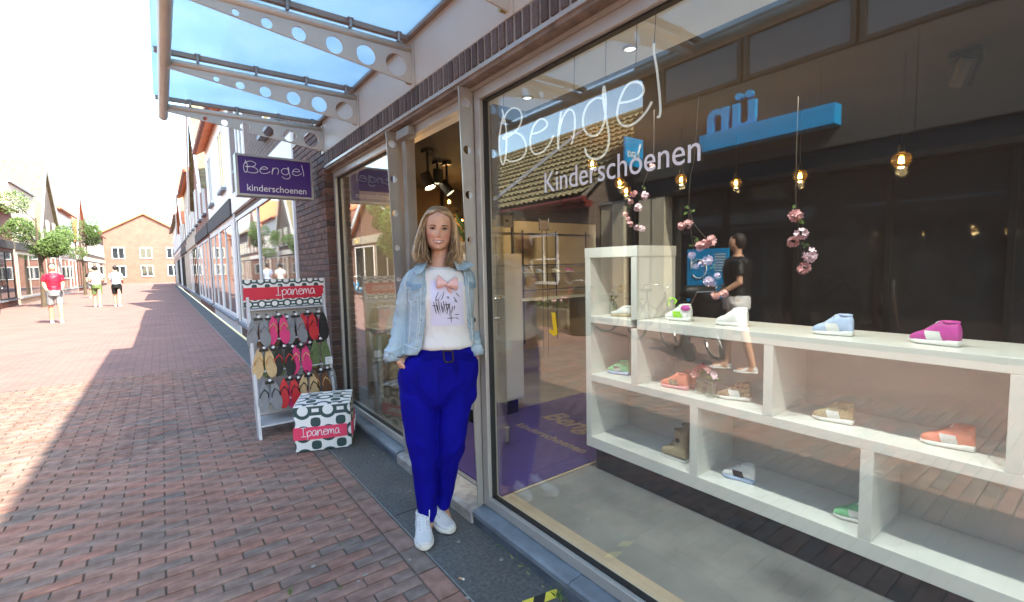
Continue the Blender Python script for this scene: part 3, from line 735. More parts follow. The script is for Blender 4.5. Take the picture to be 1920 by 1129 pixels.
# the tan tiled house
ha = thing('tiled_house', (XO-1, 12, 0), 'low brick house with tan pantile roof and dark red gutter across the street', 'building')
AY0, AY1, ZE, ZR, DR = 8.2, 16.2, 3.12, 5.75, 2.7
obj('wall', MB().loft([[(XO, y, z) if d == 0 else (XO-d, y, z) for d, z in ((0, 0), (2*DR, 0), (2*DR, ZE), (DR, ZR-.05), (0, ZE-.03))] for y in (AY0+.1, AY1)]), M['brick_brown'], ha)  # darker brick stands in for the shade under the eave
obj('gutter', MB().cyl((XO+.34, AY0-.1, ZE-.10), (XO+.34, AY1, ZE-.10), .075, 10).box(XO+.02, AY0-.05, ZE-.27, XO+.26, AY1, ZE-.12), M['gutter'], ha)
sl_ = V((-DR-.35, 0, ZR-ZE)); SL = sl_.length; sn = sl_.normalized(); nn = V((0, 1, 0)).cross(sn); nn = -nn if nn.z < 0 else nn
ua = V((XO+.35, 0, ZE-.02))
rfm = obj('roof', MB().loft([[ua+V((0, y, 0)), ua+sl_+V((0, y, 0)), ua+sl_+V((0, y, -.1)), ua+V((0, y, -.1))] for y in (AY0-.05, AY1)]).loft([[(XO-DR, y, ZR), (XO-2*DR-.3, y, ZE), (XO-2*DR-.3, y, ZE-.1), (XO-DR, y, ZR-.12)] for y in (AY0-.05, AY1)]), M['mortar_dark'], ha)
def tile_mb():
    m = MB(); a = []; b = []; n = 6
    for k in range(n+1):
        t = k/n; w = .222*t; h = .028*math.sin(math.pi*2*t)
        a.append(V((w, 0, .095+h))); b.append(V((w, .36, .018+h)))
    vs = a+b+[p+V((0, 0, -.014)) for p in a]; fs = [(k, k+1, n+1+k+1, n+1+k) for k in range(n)]+[(2*n+2+k, 2*n+2+k+1, k+1, k) for k in range(n)]
    m.add(vs, fs); return m
tl = []
rows_ = int(SL/.31); cols_ = int((AY1-AY0)/.215)
for i in range(rows_+1):
    for k in range(cols_):
        o_ = ua+sn*(i*.31)+V((0, AY0-.05+k*.215+random.uniform(-.004, .004), 0))+nn*.002
        tl.append(o_)
basis_t = Matrix((V((0, 1, 0)), sn, nn)).transposed().to_4x4()
tl.sort(key=lambda p: (p-V((0, 0, 0))).length)
tp = None
for p in tl[:290]:
    if tp is None: tp = obj('tile', tile_mb(), M['tile'], None); o = tp; o.parent = rfm
    else: o = bpy.data.objects.new('tile', tp.data); COL.objects.link(o); o.parent = rfm
    o.matrix_local = Matrix.Translation(p-wloc(rfm)) @ basis_t
mb = MB(); rv = []
for p in tl[290:]:
    n0 = len(mb.f); mb.merge(tile_mb(), Matrix.Translation(p) @ basis_t); rv += [random.random()]*(len(mb.f)-n0)
o = obj('upper_tile', mb, M['tile'], rfm); o['kind'] = 'stuff'
at = o.data.attributes.new('rnd', 'FLOAT', 'FACE'); at.data.foreach_set('value', rv)
obj('ridge_cap', MB().cyl((XO-DR, AY0-.1, ZR+.02), (XO-DR, AY1, ZR+.02), .11, 10), M['tile'], rfm)
# lead valley
vp0 = ua+V((0, 12.6, 0)); vp1 = ua+sl_+V((0, 9.6+1.4, 0))
obj('valley_flashing', MB().obox((vp0+vp1)/2+nn*.10, (vp1-vp0)/2, V((0, .16, 0)), nn*.012), M['lead'], rfm)
for (a, b, c, d) in ((9.4, 10.6, .9, 2.3), (11.4, 12.6, .9, 2.3), (13.6, 15.0, .9, 2.3)):
    m = MB(); m.box(XO+.03, a, c, XO-.05, b, c+.08).box(XO+.03, a, d-.08, XO-.05, b, d).box(XO+.031, a, c, XO-.049, a+.08, d).box(XO+.031, b-.08, c, XO-.049, b, d).box(XO+.029, (a+b)/2-.03, c, XO-.05, (a+b)/2+.03, d).box(XO+.028, a, (c+d)/2-.02, XO-.05, b, (c+d)/2+.02)
    w = obj('window', m, M['whitepaint'], ha); obj('pane', MB().box(XO+.005, a+.02, c+.02, XO-.04, b-.02, d-.02), M['glass_far'], w)

# the dark grey shop with the blue letters
hb = thing('grey_shop_building', (XO-2, 2.5, 0), 'dark grey shop building with bright blue letters and black shopfront across the street', 'building')
BY1_ = 6.9
hw = MB(); hw.box(XO, -4, 3.2, XO-8, BY1_, 4.66); hw.box(XO, -4, 5.5, XO-8, BY1_, 6.3); hw.box(XO-.25, -3.99, 4.661, XO-7.9, BY1_-.05, 5.499)
obj('wall', hw, M['darkgrey'], hb)
obj('side_wall', MB().box(XO-.05, BY1_-.01, 0, XO-8, BY1_+.1, 3.19), M['black'], hb)
for k in range(9): obj('wall_panel', MB().box(XO+.003, -4+k*1.2+.004, 3.22, XO+.022, min(-4+(k+1)*1.2-.004, BY1_), 4.62), M['darkgrey'], hb)
for k in range(5):
    a = BY1_-.7-k*1.75
    w = obj('strip_window', MB().box(XO+.02, a-1.7, 4.67, XO-.1, a, 4.74).box(XO+.02, a-1.7, 5.43, XO-.1, a, 5.49).box(XO+.021, a-.07, 4.74, XO-.099, a, 5.43).box(XO+.021, a-1.7, 4.74, XO-.099, a-1.63, 5.43), M['black'], hb)
    obj('pane', MB().box(XO-.03, a-1.65, 4.72, XO-.045, a-.05, 5.45), M['glass_far'], w)
    obj('blind', MB().box(XO-.06, a-1.6, 4.75, XO-.08, a-.1, 5.3), M['signframe'], w)
obj('shopfront', MB().box(XO-.35, -4, 0, XO-.5, BY1_-.02, 3.19), M['glass_far'], hb)
obj('soffit_beam', MB().box(XO-.02, -4, 2.85, XO-.34, BY1_-.02, 3.19), M['black'], hb)
for px in (1150, 1200, 1222):
    p = rX(px, 500, 2*XG-XO)
    obj('pillar', MB().box(XO-.03, p.y-.28, 0, XO-.33, p.y+.06, 2.848), M['beige'], hb)
for k in range(7):
    obj('shopfront_post', MB().box(XO-.28, 4.9-k*1.3, 0, XO-.345, 4.97-k*1.3, 2.848), M['black'], hb)
al = thing('alley_wall', (XO-.6, 7.6, 0), 'beige rendered wall closing the alley beside the tiled house', 'wall')
obj('render', MB().box(XO-.4, 7.1, 0, XO-.6, 8.25, 2.9), M['beige'], al)
obj('coping', MB().box(XO-.36, 7.1, 2.903, XO-.64, 8.25, 2.96), M['lead'], al)
# blue raised letters: read mirrored in the window
p = rX(1330, 262, 2*XG-XO); p2 = rX(1330, 205, 2*XG-XO)
lm = text_mb('ün', .98, ((XO+.02, 0, 0), (0, 1, 0), (0, 0, 1), (1, 0, 0)), .10, off=.018)
ymax = max(v.y for v in lm.v)
for v in lm.v: v.y += p.y-ymax-.02; v.z += p.z+.03; v.x += .06
obj('raised_lettering', lm, M['nblue'], hb)
p = rX(1326, 285, 2*XG-XO)
obj('light_box', MB().box(XO+.002, 2.9, p.z-.05, XO+.28, p.y, p.z+.26), M['nblue'], hb)
p = rX(1206, 262, 2*XG-XO)
bs = obj('projecting_sign', MB().box(XO+.05, p.y-.03, p.z-.62, XO+.62, p.y+.03, p.z-.02), M['nblue'], hb)
obj('sign_arm', MB().cyl((XO, p.y, p.z-.1), (XO+.06, p.y, p.z-.1), .02, 6), M['blackmetal'], bs)
zz = p.z-.45
obj('sign_mark', MB().tube([(XO+.15, p.y-.04, zz+.32), (XO+.24, p.y-.04, zz+.1), (XO+.15, p.y-.04, zz-.1)], .022, 6), M['whitepaint'], bs)
lm = text_mb('no', .26, ((XO+.57, p.y-.033, zz+.02), (-1, 0, 0), (0, 0, 1), (0, 1, 0)), .006, off=.004)
obj('sign_lettering', lm, M['whitepaint'], bs)
for i, (a, b, t, bt) in enumerate(((1290, 1333, 468, 597), (1336, 1366, 466, 560))):
    p = rX(a, t, 2*XG-XO-.30); q = rX(b, bt, 2*XG-XO-.30)
    bn = thing('blue_banner', (p.x, p.y, 0), ['wide bright blue poster panel standing before the dark shopfront', 'narrow blue price list panel beside the wide blue poster'][i], 'poster', 'blue poster panels of the shop opposite')
    obj('board', MB().box(p.x, q.y, q.z, p.x+.03, p.y, p.z), M['nblue'], bn)
    m = MB()
    if i: 
        for k in range(7): m.box(p.x+.031, q.y+.05, p.z-.12-k*.05, p.x+.033, p.y-.06, p.z-.10-k*.05)
    else:
        m.tube([(p.x+.033, p.y-.12+.03*math.cos(t*.3), p.z-.2+.0*t) for t in range(2)]+[(p.x+.033, (p.y+q.y)/2+.16*math.cos(t), p.z-.38+.18*math.sin(t)) for t in [k*.35 for k in range(17)]], .012, 5)
    obj('print', m, M['whitepaint'], bn)
    obj('foot', MB().box(p.x-.1, q.y+.05, 0, p.x+.15, p.y-.05, max(.02, q.z-.002)).box(p.x-.12, q.y, 0, p.x+.17, p.y, .012) if q.z > .03 else MB().box(p.x-.12, q.y, 0, p.x+.17, p.y, .012), M['blackmetal'], bn)

# cafe with orange roof further up, plus the rest of both rows
hc = house('cafe_building', 'brick cafe with steep orange tiled gable, white barge boards and panes coloured yellow as if lit', -1, 19.6, 26.2, 3.15, 5.6, M['brick_far'], M['tile_o'], True, barge=M['whitepaint'], winmat=M['yellowwin'], seed=5)
lm = text_mb('Café', .42, ((XO+.066, 24.9, 2.78), (0, 1, 0), (0, 0, 1), (1, 0, 0)), .02, .2)
ymax = max(v.y for v in lm.v); 
obj('cafe_lettering', lm, M['yellowwin'], hc)
house('narrow_gable_house', 'narrow white gabled house between the tiled house and the cafe', -1, 16.4, 19.4, 3.1, 4.7, M['whitepaint'], M['tile'], True, barge=M['darkgrey'], seed=8)
rowL = [(26.5, 33, 4.6, 6.6, 'brick_far', 'tile_o', False, 'red brick house with long orange roof just past the cafe'), (33.2, 39, 6.0, 6.0, 'beige', 'lead', False, 'flat roofed beige rendered house down the street'),
        (39.2, 46, 4.2, 8.6, 'brick_brown', 'tile', True, 'brown brick gabled house with tan roof down the street'), (46.2, 54, 6.2, 8.6, 'whitepaint', 'tile_o', False, 'long white house with orange roof down the street'),
        (54.3, 62, 4.4, 9.0, 'brick_far', 'tile_o', True, 'farthest red brick gable of the opposite row'), (62.3, 80, 6, 9, 'brick_brown', 'tile', False, 'broad brown brick block where the street ends')]
for i, (a, b, e, r_, w_, rf_, gb_, lb) in enumerate(rowL): house(['terraced_house', 'flat_roof_house', 'gabled_house', 'white_terrace', 'brick_gable_house', 'end_block'][i], lb, -1, a, b, e, r_, M[w_], M[rf_], gb_, seed=20+i, barge=M['whitepaint'])
house('corner_building', 'brick corner building far behind the camera on the opposite row', -1, -14, -4.2, 6.2, 8.6, M['brick_far'], M['tile_o'], False, seed=44)
rowR = [(6.06, 12.2, 5.9, 5.9, 'brick_brown', 'lead', False, 'neighbouring brown brick shop just beyond the brick pier'), (12.4, 18.8, 5.4, 8.0, 'whitepaint', 'tile_o', False, 'white shop building with orange roof on the near row'),
        (19, 26, 4.4, 8.3, 'brick_far', 'tile', True, 'red brick gabled shop on the near row'), (26.2, 36, 6.1, 8.4, 'beige', 'tile_o', False, 'long beige building on the near row'),
        (36.2, 46, 4.6, 8.8, 'brick_brown', 'tile_o', True, 'brown gabled building at the far end of the near row'), (46.2, 70, 6.1, 8.6, 'whitepaint', 'tile', False, 'white block closing the near row')]
for i, (a, b, e, r_, w_, rf_, gb_, lb) in enumerate(rowR): house(['neighbour_shop', 'white_shop_building', 'gabled_shop', 'beige_building', 'gable_building', 'white_block'][i], lb, 1, a, b, e, r_, M[w_], M[rf_], gb_, seed=60+i, barge=M['whitepaint'])

he = thing('street_end_house', (-2.5, 84, 0), 'broad brick house with orange roof closing the far end of the street', 'building')
obj('wall', MB().loft([[(-9, y, 0), (6, y, 0), (6, y, 5.2), (-1.5, y, 9.5), (-9, y, 5.2)] for y in (84, 94)]), M['brick_far'], he)
obj('roof', MB().loft([[(-9.5, y, 4.9), (-1.5, y, 9.6), (-1.5, y, 9.85), (-9.5, y, 5.15)] for y in (83.7, 94)]).loft([[(6.5, y, 4.9), (-1.5, y, 9.6), (-1.5, y, 9.85), (6.5, y, 5.15)] for y in (83.7, 94)]), M['tile_o'], he)
for x in (-7.5, -4.5, -1.5, 1.5, 4):
    for z in (.9, 3.4):
        w = obj('window', MB().box(x-.7, 83.9, z, x+.7, 83.96, z+.1).box(x-.7, 83.9, z+1.5, x+.7, 83.96, z+1.6).box(x-.7, 83.905, z+.1, x-.6, 83.955, z+1.5).box(x+.6, 83.905, z+.1, x+.7, 83.955, z+1.5).box(x-.05, 83.905, z+.1, x+.05, 83.955, z+1.5), M['whitepaint'], he); obj('pane', MB().box(x-.6, 83.965, z+.1, x+.6, 83.99, z+1.5), M['glass_far'], w)
# litter bin, planter, tree, bicycles
def leaf_cloud(cs, n, size, rn, flat=False):
    m = MB()
    for _ in range(n):
        c, r = rn.choice(cs); d = V((rn.gauss(0, 1), rn.gauss(0, 1), rn.gauss(0, 1))); d = d.normalized()*rn.uniform(.35, 1)**.5
        p = V(c)+V((d.x*r[0], d.y*r[1], d.z*r[2])); a = V((rn.gauss(0, 1), rn.gauss(0, 1), rn.gauss(0, .7))).normalized(); b = a.orthogonal().normalized(); s = size*rn.uniform(.6, 1.3)
        m.quad(p-a*s, p-b*s*.5, p+a*s, p+b*s*.5)
    return m
p = V((-3.93, 6.82, 0))
bi = thing('litter_bin', p, 'dark ribbed round litter bin on the sunny side of the street', 'bin')
m = MB().lathe([(.20, 0), (.22, .03), (.22, .72), (.24, .74), (.24, .80), (.15, .86)], p, 24)
for k in range(24): a = k*math.pi/12; m.box(p.x+.226*math.cos(a)-.008, p.y+.226*math.sin(a)-.008, .05, p.x+.226*math.cos(a)+.008, p.y+.226*math.sin(a)+.008, .70)
obj('body', m, M['black'], bi); obj('hood', MB().lathe([(.17, .87), (.19, .90), (.10, .98), (.02, 1.0)], p, 20), M['blackmetal'], bi)
pl = thing('flower_planter', (-4.5, 8.7, 0), 'weathered wooden planter with pink flowers before the tiled house', 'planter')
obj('box', MB().box(-4.75, 7.6, 0, -4.25, 9.9, .42).box(-4.72, 7.63, .42, -4.28, 9.87, .44), M['planter'], pl)
obj('foliage', leaf_cloud([((-4.5, 7.8+.28*k, .52), (.2, .2, .13)) for k in range(8)], 700, .035, random.Random(2)), M['foliage'], pl)
rn = random.Random(4); m = MB()
for k in range(26): m.ball((-4.5+rn.uniform(-.2, .2), rn.uniform(7.7, 9.8), rn.uniform(.56, .68)), .035, n=6)
obj('flower', m, M['petal'], pl); pl.children[-1]['kind'] = 'stuff'
def tree(x, y, h, label, seed):
    rn = random.Random(seed); t = thing('street_tree', (x, y, 0), label, 'tree')
    m = MB().tube([(x, y, -.02), (x+.03, y, h*.3), (x-.02, y+.04, h*.55), (x, y, h*.8)], lambda q: .10*(1-q*.75), 10)
    cs = []
    for k in range(9):
        a = rn.uniform(0, 6.28); zz_ = h*rn.uniform(.45, .9); r = rn.uniform(.5, 1.1)*(1.15-abs(zz_/h-.65)*1.5)
        e = (x+math.cos(a)*r, y+math.sin(a)*r, zz_+.3); m.tube([(x, y, zz_-.5), ((x+e[0])/2, (y+e[1])/2, zz_-.05), e], lambda q: .035*(1-q*.8), 6); cs.append((e, (rn.uniform(.4, .7), rn.uniform(.4, .7), rn.uniform(.35, .6))))
    obj('trunk', m, M['bark'], t); obj('crown', leaf_cloud(cs, 11000, .042, rn), M['foliage2'], t)
tree(-4.4, 17.2, 4.2, 'young leafy street tree before the narrow gabled house', 3)
tree(-4.3, 29.5, 5.0, 'leafy street tree further along before the long orange roof', 9)
tree(-4.3, 44, 5.5, 'farthest leafy street tree of the opposite pavement', 12)
def bicycle(loc, rz, label, mat):
    o_ = thing('bicycle', (0, 0, 0), label, 'bicycle', 'bicycles parked across the street')
    def wheel(x):
        m = MB(); m.tube([(x+.33*math.cos(a), 0, .34+.33*math.sin(a)) for a in [k*2*math.pi/28 for k in range(29)]], .017, 6, cap=False)
        w = obj('wheel', m, M['rubber'], o_); s = MB()
        for k in range(14): a = k*2*math.pi/14; s.cyl((x, 0, .34), (x+.32*math.cos(a), 0, .34+.32*math.sin(a)), .002, 4)
        s.tube([(x+.31*math.cos(a), 0, .34+.31*math.sin(a)) for a in [k*2*math.pi/28 for k in range(29)]], .009, 5, cap=False)
        obj('spoke', s, M['chrome'], w)
    wheel(-.53); wheel(.55)
    f = MB(); T = lambda *p: f.tube([V(q) for q in p], .016, 8)
    T((-.53, 0, .34), (-.08, 0, .32)); T((-.53, 0, .34), (-.17, 0, .80)); T((-.08, 0, .32), (-.20, 0, .92)); T((-.08, 0, .32), (.36, 0, .86)); T((-.17, 0, .72), (.10, 0, .62), (.37, 0, .80)); T((.55, 0, .34), (.48, 0, .55), (.36, 0, .95))
    obj('frame', f, mat, o_, smooth=True)
    obj('saddle', MB().loft([[(x, w*math.cos(a), .95+.03*math.sin(a)) for a in [k*math.pi/4 for k in range(8)]] for x, w in ((-.34, .085), (-.25, .10), (-.15, .05), (-.05, .025))]), M['black'], o_)
    obj('handlebar', MB().tube(smoothpath([(.16, .30, 1.02), (.25, .29, 1.08), (.36, .12, 1.07), (.36, 0, 1.0), (.36, -.12, 1.07), (.25, -.29, 1.08), (.16, -.30, 1.02)], 3), .012, 8), M['chrome'], o_, smooth=True)
    obj('mudguard', MB().tube([(-.53+.37*math.cos(a), 0, .34+.37*math.sin(a)) for a in [k*.2+.3 for k in range(14)]], .025, 6), M['black'], o_)
    obj('carrier', MB().box(-.85, -.08, .76, -.42, .08, .78).cyl((-.8, .06, .77), (-.55, .06, .36), .006, 6).cyl((-.8, -.06, .77), (-.55, -.06, .36), .006, 6), M['blackmetal'], o_)
    o_.location = V(loc); o_.rotation_euler = (0, 0, rz)
bicycle((-4.1, 5.2, 0), math.radians(-70), 'black bicycle parked closest to the beige pillars across the street', M['black'])
bicycle((-3.9, 4.2, 0), math.radians(-60), 'silver bicycle with curved handlebar before the blue poster', M['chrome'])
bicycle((-4.5, 7.3, 0), math.radians(80), 'dark red bicycle leaning behind the litter bin', M['gutter'])

bicycle((-4.8, 13.2, 0), math.radians(95), 'black bicycle standing alone near the first street tree', M['black'])
bicycle((-4.6, 22.6, 0), math.radians(85), 'blue bicycle parked before the cafe', M['nblue'])

# ================================================================== THE WOMAN
from mathutils.bvhtree import BVHTree
PO = V((1.08, 2.16, 0)); AW = V((.4472, .8944, 0)); RH = V((.8944, -.4472, 0)); UP = V((0, 0, 1))
def Wp(px, py, dy=.15):
    d = ray(px, py); t = (PO-CAM+AW*dy).dot(AW)/d.dot(AW); return CAM+d*t
def pring(xl, xr, py, dep, dy=.15, n=28, pw=1.0, depb=None):
    a, b = Wp(xl, py, dy), Wp(xr, py, dy); c = (a+b)/2; hw = (b-a).length/2; out = []
    for k in range(n):
        t = 2*math.pi*k/n; cx, sy = math.cos(t), math.sin(t)
        cx = math.copysign(abs(cx)**pw, cx); sy = math.copysign(abs(sy)**pw, sy)
        out.append(c+RH*hw*cx+AW*(depb if (depb and sy > 0) else dep)*sy)
    return out
def interp_rows(rows, k=3):
    """smooth interpolation of numeric rows"""
    out = []
    for i in range(len(rows)-1):
        p0 = rows[max(i-1, 0)]; p1 = rows[i]; p2 = rows[i+1]; p3 = rows[min(i+2, len(rows)-1)]
        for j in range(k):
            t = j/k; out.append([.5*((2*b)+(c-a)*t+(2*a-5*b+4*c-d)*t*t+(3*b-a-3*c+d)*t**3) for a, b, c, d in zip(p0, p1, p2, p3)])
    out.append(list(rows[-1])); return out
def bvh_of(mb): return BVHTree.FromPolygons(mb.v, mb.f)
def displace(mb, fn):
    ns = normals_of(mb)
    for i, (v, n) in enumerate(zip(mb.v, ns)): mb.v[i] = v+n*fn(v, n)
def drape(px, py, bvh, off=.0015, fallback=.02):
    d = ray(px, py).normalized(); h = bvh.ray_cast(CAM, d, 10)
    if h[0] is None: return Wp(px, py, fallback)
    n = h[1]; n = -n if n.dot(d) > 0 else n
    return h[0]+n*off

wo_ = thing('person', PO+AW*.15, 'smiling woman in light denim jacket, white shirt and royal blue trousers with hands in pockets', 'person')
# ---- head in its own frame (x = picture right, y = away from the camera, z = up); origin between the eyes inside the skull
HO = Wp(822, 431.8, .145); roll = math.radians(-3.0)
HXv = (RH*math.cos(roll)+UP*math.sin(roll)); HZv = (UP*math.cos(roll)-RH*math.sin(roll)); HYv = AW.copy()
tb = [(-.109, .010, .066, -.050), (-.105, .028, .078, -.030), (-.092, .0465, .0855, .0), (-.068, .0600, .087, .045), (-.040, .066, .086, .075), (-.010, .0705, .085, .090),
      (.015, .0715, .087, .098), (.045, .0715, .0865, .100), (.072, .065, .077, .092), (.095, .049, .056, .070), (.108, .026, .03, .04), (.112, .006, .008, .01)]
G_ = [(0, -.004, .009, .0085, .020), (0, -.024, .010, .008, .014), (0, -.035, .014, .0105, .010), (.0115, -.039, .007, .0055, .0055), (-.0115, -.039, .007, .0055, .0055),
      (.027, .019, .0035, .017, .007), (-.027, .019, .0035, .017, .007), (.0315, .000, -.0085, .013, .0085), (-.0315, .000, -.0085, .013, .0085), (.038, -.034, .0065, .016, .014), (-.038, -.034, .0065, .016, .014),
      (0, -.059, .0045, .020, .005), (0, -.074, .0055, .017, .005), (0, -.066, -.004, .024, .0028), (0, -.096, .006, .014, .009), (0, -.084, -.004, .015, .005), (.029, -.055, -.003, .005, .012), (-.029, -.055, -.003, .005, .012), (0, .055, .003, .03, .02)]
def hrow(z):
    for i in range(len(tb)-1):
        if z <= tb[i+1][0]:
            t = (z-tb[i][0])/(tb[i+1][0]-tb[i][0]); t = max(0, min(1, t)); return [a+(b-a)*t for a, b in zip(tb[i], tb[i+1])]
    return list(tb[-1])
def bumps(x, z): return sum(a*math.exp(-((x-gx)/sx)**2-((z-gz)/sz)**2) for gx, gz, a, sx, sz in G_)
def face_y(x, z):
    _, a, f, b = hrow(z); q = max(0, 1-(abs(x)/a)**2.1); return -(f*q**.5)-bumps(x, z)
def HW(x, y, z): return HO+HXv*x+HYv*y+HZv*z
hr = interp_rows(tb, 7); rings = []
for z, a, f, b in hr:
    r = []
    for k in range(64):
        t = 2*math.pi*k/64; x = a*math.copysign(abs(math.cos(t))**.95, math.cos(t)); s = math.sin(t)
        y = (b*s if s > 0 else f*s)
        if s < 0: y -= bumps(x, z)*min(1, abs(s)*2)
        r.append(HW(x, y, z))
    rings.append(r)
body = MB().loft(rings)
for s in (-1, 1):      # ears
    body.loft([[HW(s*(.070+w)+0, .012+.016*math.cos(t)*q, -.016+.030*math.sin(t)*q) for t in [k*math.pi/6*s for k in range(12)]] for w, q in ((-.006, .7), (.004, 1), (.012, 1.05), (.013, .6))])
# neck, chest, arms, hands, hips, legs: one skin surface
body.loft([pring(*r[:4], dy=r[4]) for r in interp_rows([(808, 842, 462, .046, .175), (808, 843, 478, .047, .17), (807, 845, 490, .050, .165), (800, 853, 498, .06, .16), (786, 862, 508, .070, .155), (786, 868, 522, .080, .155), (784, 874, 560, .095, .15), (794, 872, 610, .08, .15), (790, 880, 650, .09, .15), (765, 890, 700, .10, .15), (768, 888, 745, .09, .15), (800, 850, 765, .05, .15)], 2)])
armL = [(780, 520, .16, .032), (763, 545, .172, .030), (755, 570, .185, .029), (751, 595, .195, .028), (749, 625, .175, .026), (744, 655, .135, .022), (746, 672, .11, .021)]
armR = [(870, 520, .19, .032), (877, 545, .22, .030), (878, 575, .24, .028), (879, 600, .245, .027), (887, 632, .19, .025), (893, 655, .14, .022), (893, 668, .12, .021)]
for arm in (armL, armR):
    rr = interp_rows(arm, 3); body.tube([Wp(a, b, c) for a, b, c, _ in rr], lambda t, rr=rr: rr[min(len(rr)-1, int(round(t*(len(rr)-1))))][3], 14)
for wx, wy, wd, s in ((746, 672, .11, 1), (893, 668, .12, -1)):
    w0 = Wp(wx, wy, wd); dn = (Wp(wx+s*(26 if s > 0 else 22), wy+27, wd+.065)-w0).normalized(); sd_ = AW
    palm = w0+dn*.045; body.tube([w0, w0+dn*.03, w0+dn*.075, w0+dn*.085], lambda t: [.021, .030, .036, .02][min(3, int(t*3+.5))], 12, flat=.62)
    for i, (o_, ln) in enumerate(((-.030, .062), (-.010, .072), (.010, .068), (.028, .054))):
        a = w0+dn*.078+sd_*o_; body.tube([a, a+dn*ln*.5+RH*s*.006, a+dn*ln*.85+RH*s*.016, a+dn*ln+RH*s*.022], lambda t: .0088-.002*t, 8)
    a = w0+dn*.03-sd_*.028; body.tube([a, a-sd_*.018+dn*.02, a-sd_*.022+dn*.045, a-sd_*.018+dn*.06], lambda t: .011-.003*t, 8)
for lg in ([(782, 745, .15, .075), (790, 820, .15, .062), (797, 850, .14, .050), (799, 900, .155, .040), (803, 955, .17, .028), (805, 985, .19, .028), (803, 1000, .14, .026)], [(857, 745, .15, .070), (852, 800, .12, .055), (849, 835, .115, .048), (840, 890, .18, .038), (832, 940, .235, .028), (834, 962, .26, .028), (840, 978, .22, .026)]):
    rr = interp_rows(lg, 3); body.tube([Wp(a, b, c) for a, b, c, _ in rr], lambda t, rr=rr: rr[min(len(rr)-1, int(round(t*(len(rr)-1))))][3], 14)
bd = remeshed(body, .0034, 2)
skin = nmat('skin', (.70, .39, .26), .48, 0, .05, 60, .03, 400); tt = skin.node_tree; bb = tt.nodes['Principled BSDF']
bb.inputs['Subsurface Weight'].default_value = .15; bb.inputs['Subsurface Radius'].default_value = (.02, .008, .004); bb.inputs['Subsurface Scale'].default_value = .3
va = tt.nodes.new('ShaderNodeVertexColor'); va.layer_name = 'tone'; mx = tt.nodes.new('ShaderNodeMix'); mx.data_type = 'RGBA'; mx.blend_type = 'MULTIPLY'; mx.inputs[0].default_value = 1
tt.links.new(tt.nodes[skin['_ramp']].outputs[0], mx.inputs[6]); tt.links.new(va.outputs[0], mx.inputs[7]); tt.links.new(mx.outputs[2], bb.inputs['Base Color'])
bo = obj('body', bd, skin, wo_, smooth=True)
ca = bo.data.color_attributes.new('tone', 'FLOAT_COLOR', 'POINT'); cols = []
for v in bd.v:
    q = v-HO; x, y, z = q.dot(HXv), q.dot(HYv), q.dot(HZv); c = [1, 1, 1]
    if y < .02 and -.12 < z < .12:
        bl = .8*(math.exp(-((abs(x)-.042)/.018)**2-((z+.036)/.016)**2)+.6*math.exp(-(x/.010)**2-((z+.036)/.01)**2)); c = [1-.05*bl, 1-.38*bl, 1-.36*bl]
        es = .5*math.exp(-((abs(x)-.0315)/.015)**2-((z-.002)/.008)**2); c = [c[0]*(1-es*.55), c[1]*(1-es*.65), c[2]*(1-es*.62)]  # shade of the eye sockets put into the skin colour
        nl = .35*math.exp(-((abs(x)-(.020+.45*max(0, -.036-z)))/.0028)**2)*(1 if -.072 < z < -.036 else 0); c = [c[0]*(1-nl*.30), c[1]*(1-nl*.5), c[2]*(1-nl*.5)]  # shade of the smile folds put into the skin colour
        lp = min(1, 1.6*math.exp(-(x/.021)**4-((z+.066-.10*x*x/.03)/.0095)**4)); c = [c[0]*(1-lp*.22), c[1]*(1-lp*.50), c[2]*(1-lp*.42)]
    cols += c+[1]
ca.data.foreach_set('color', cols)
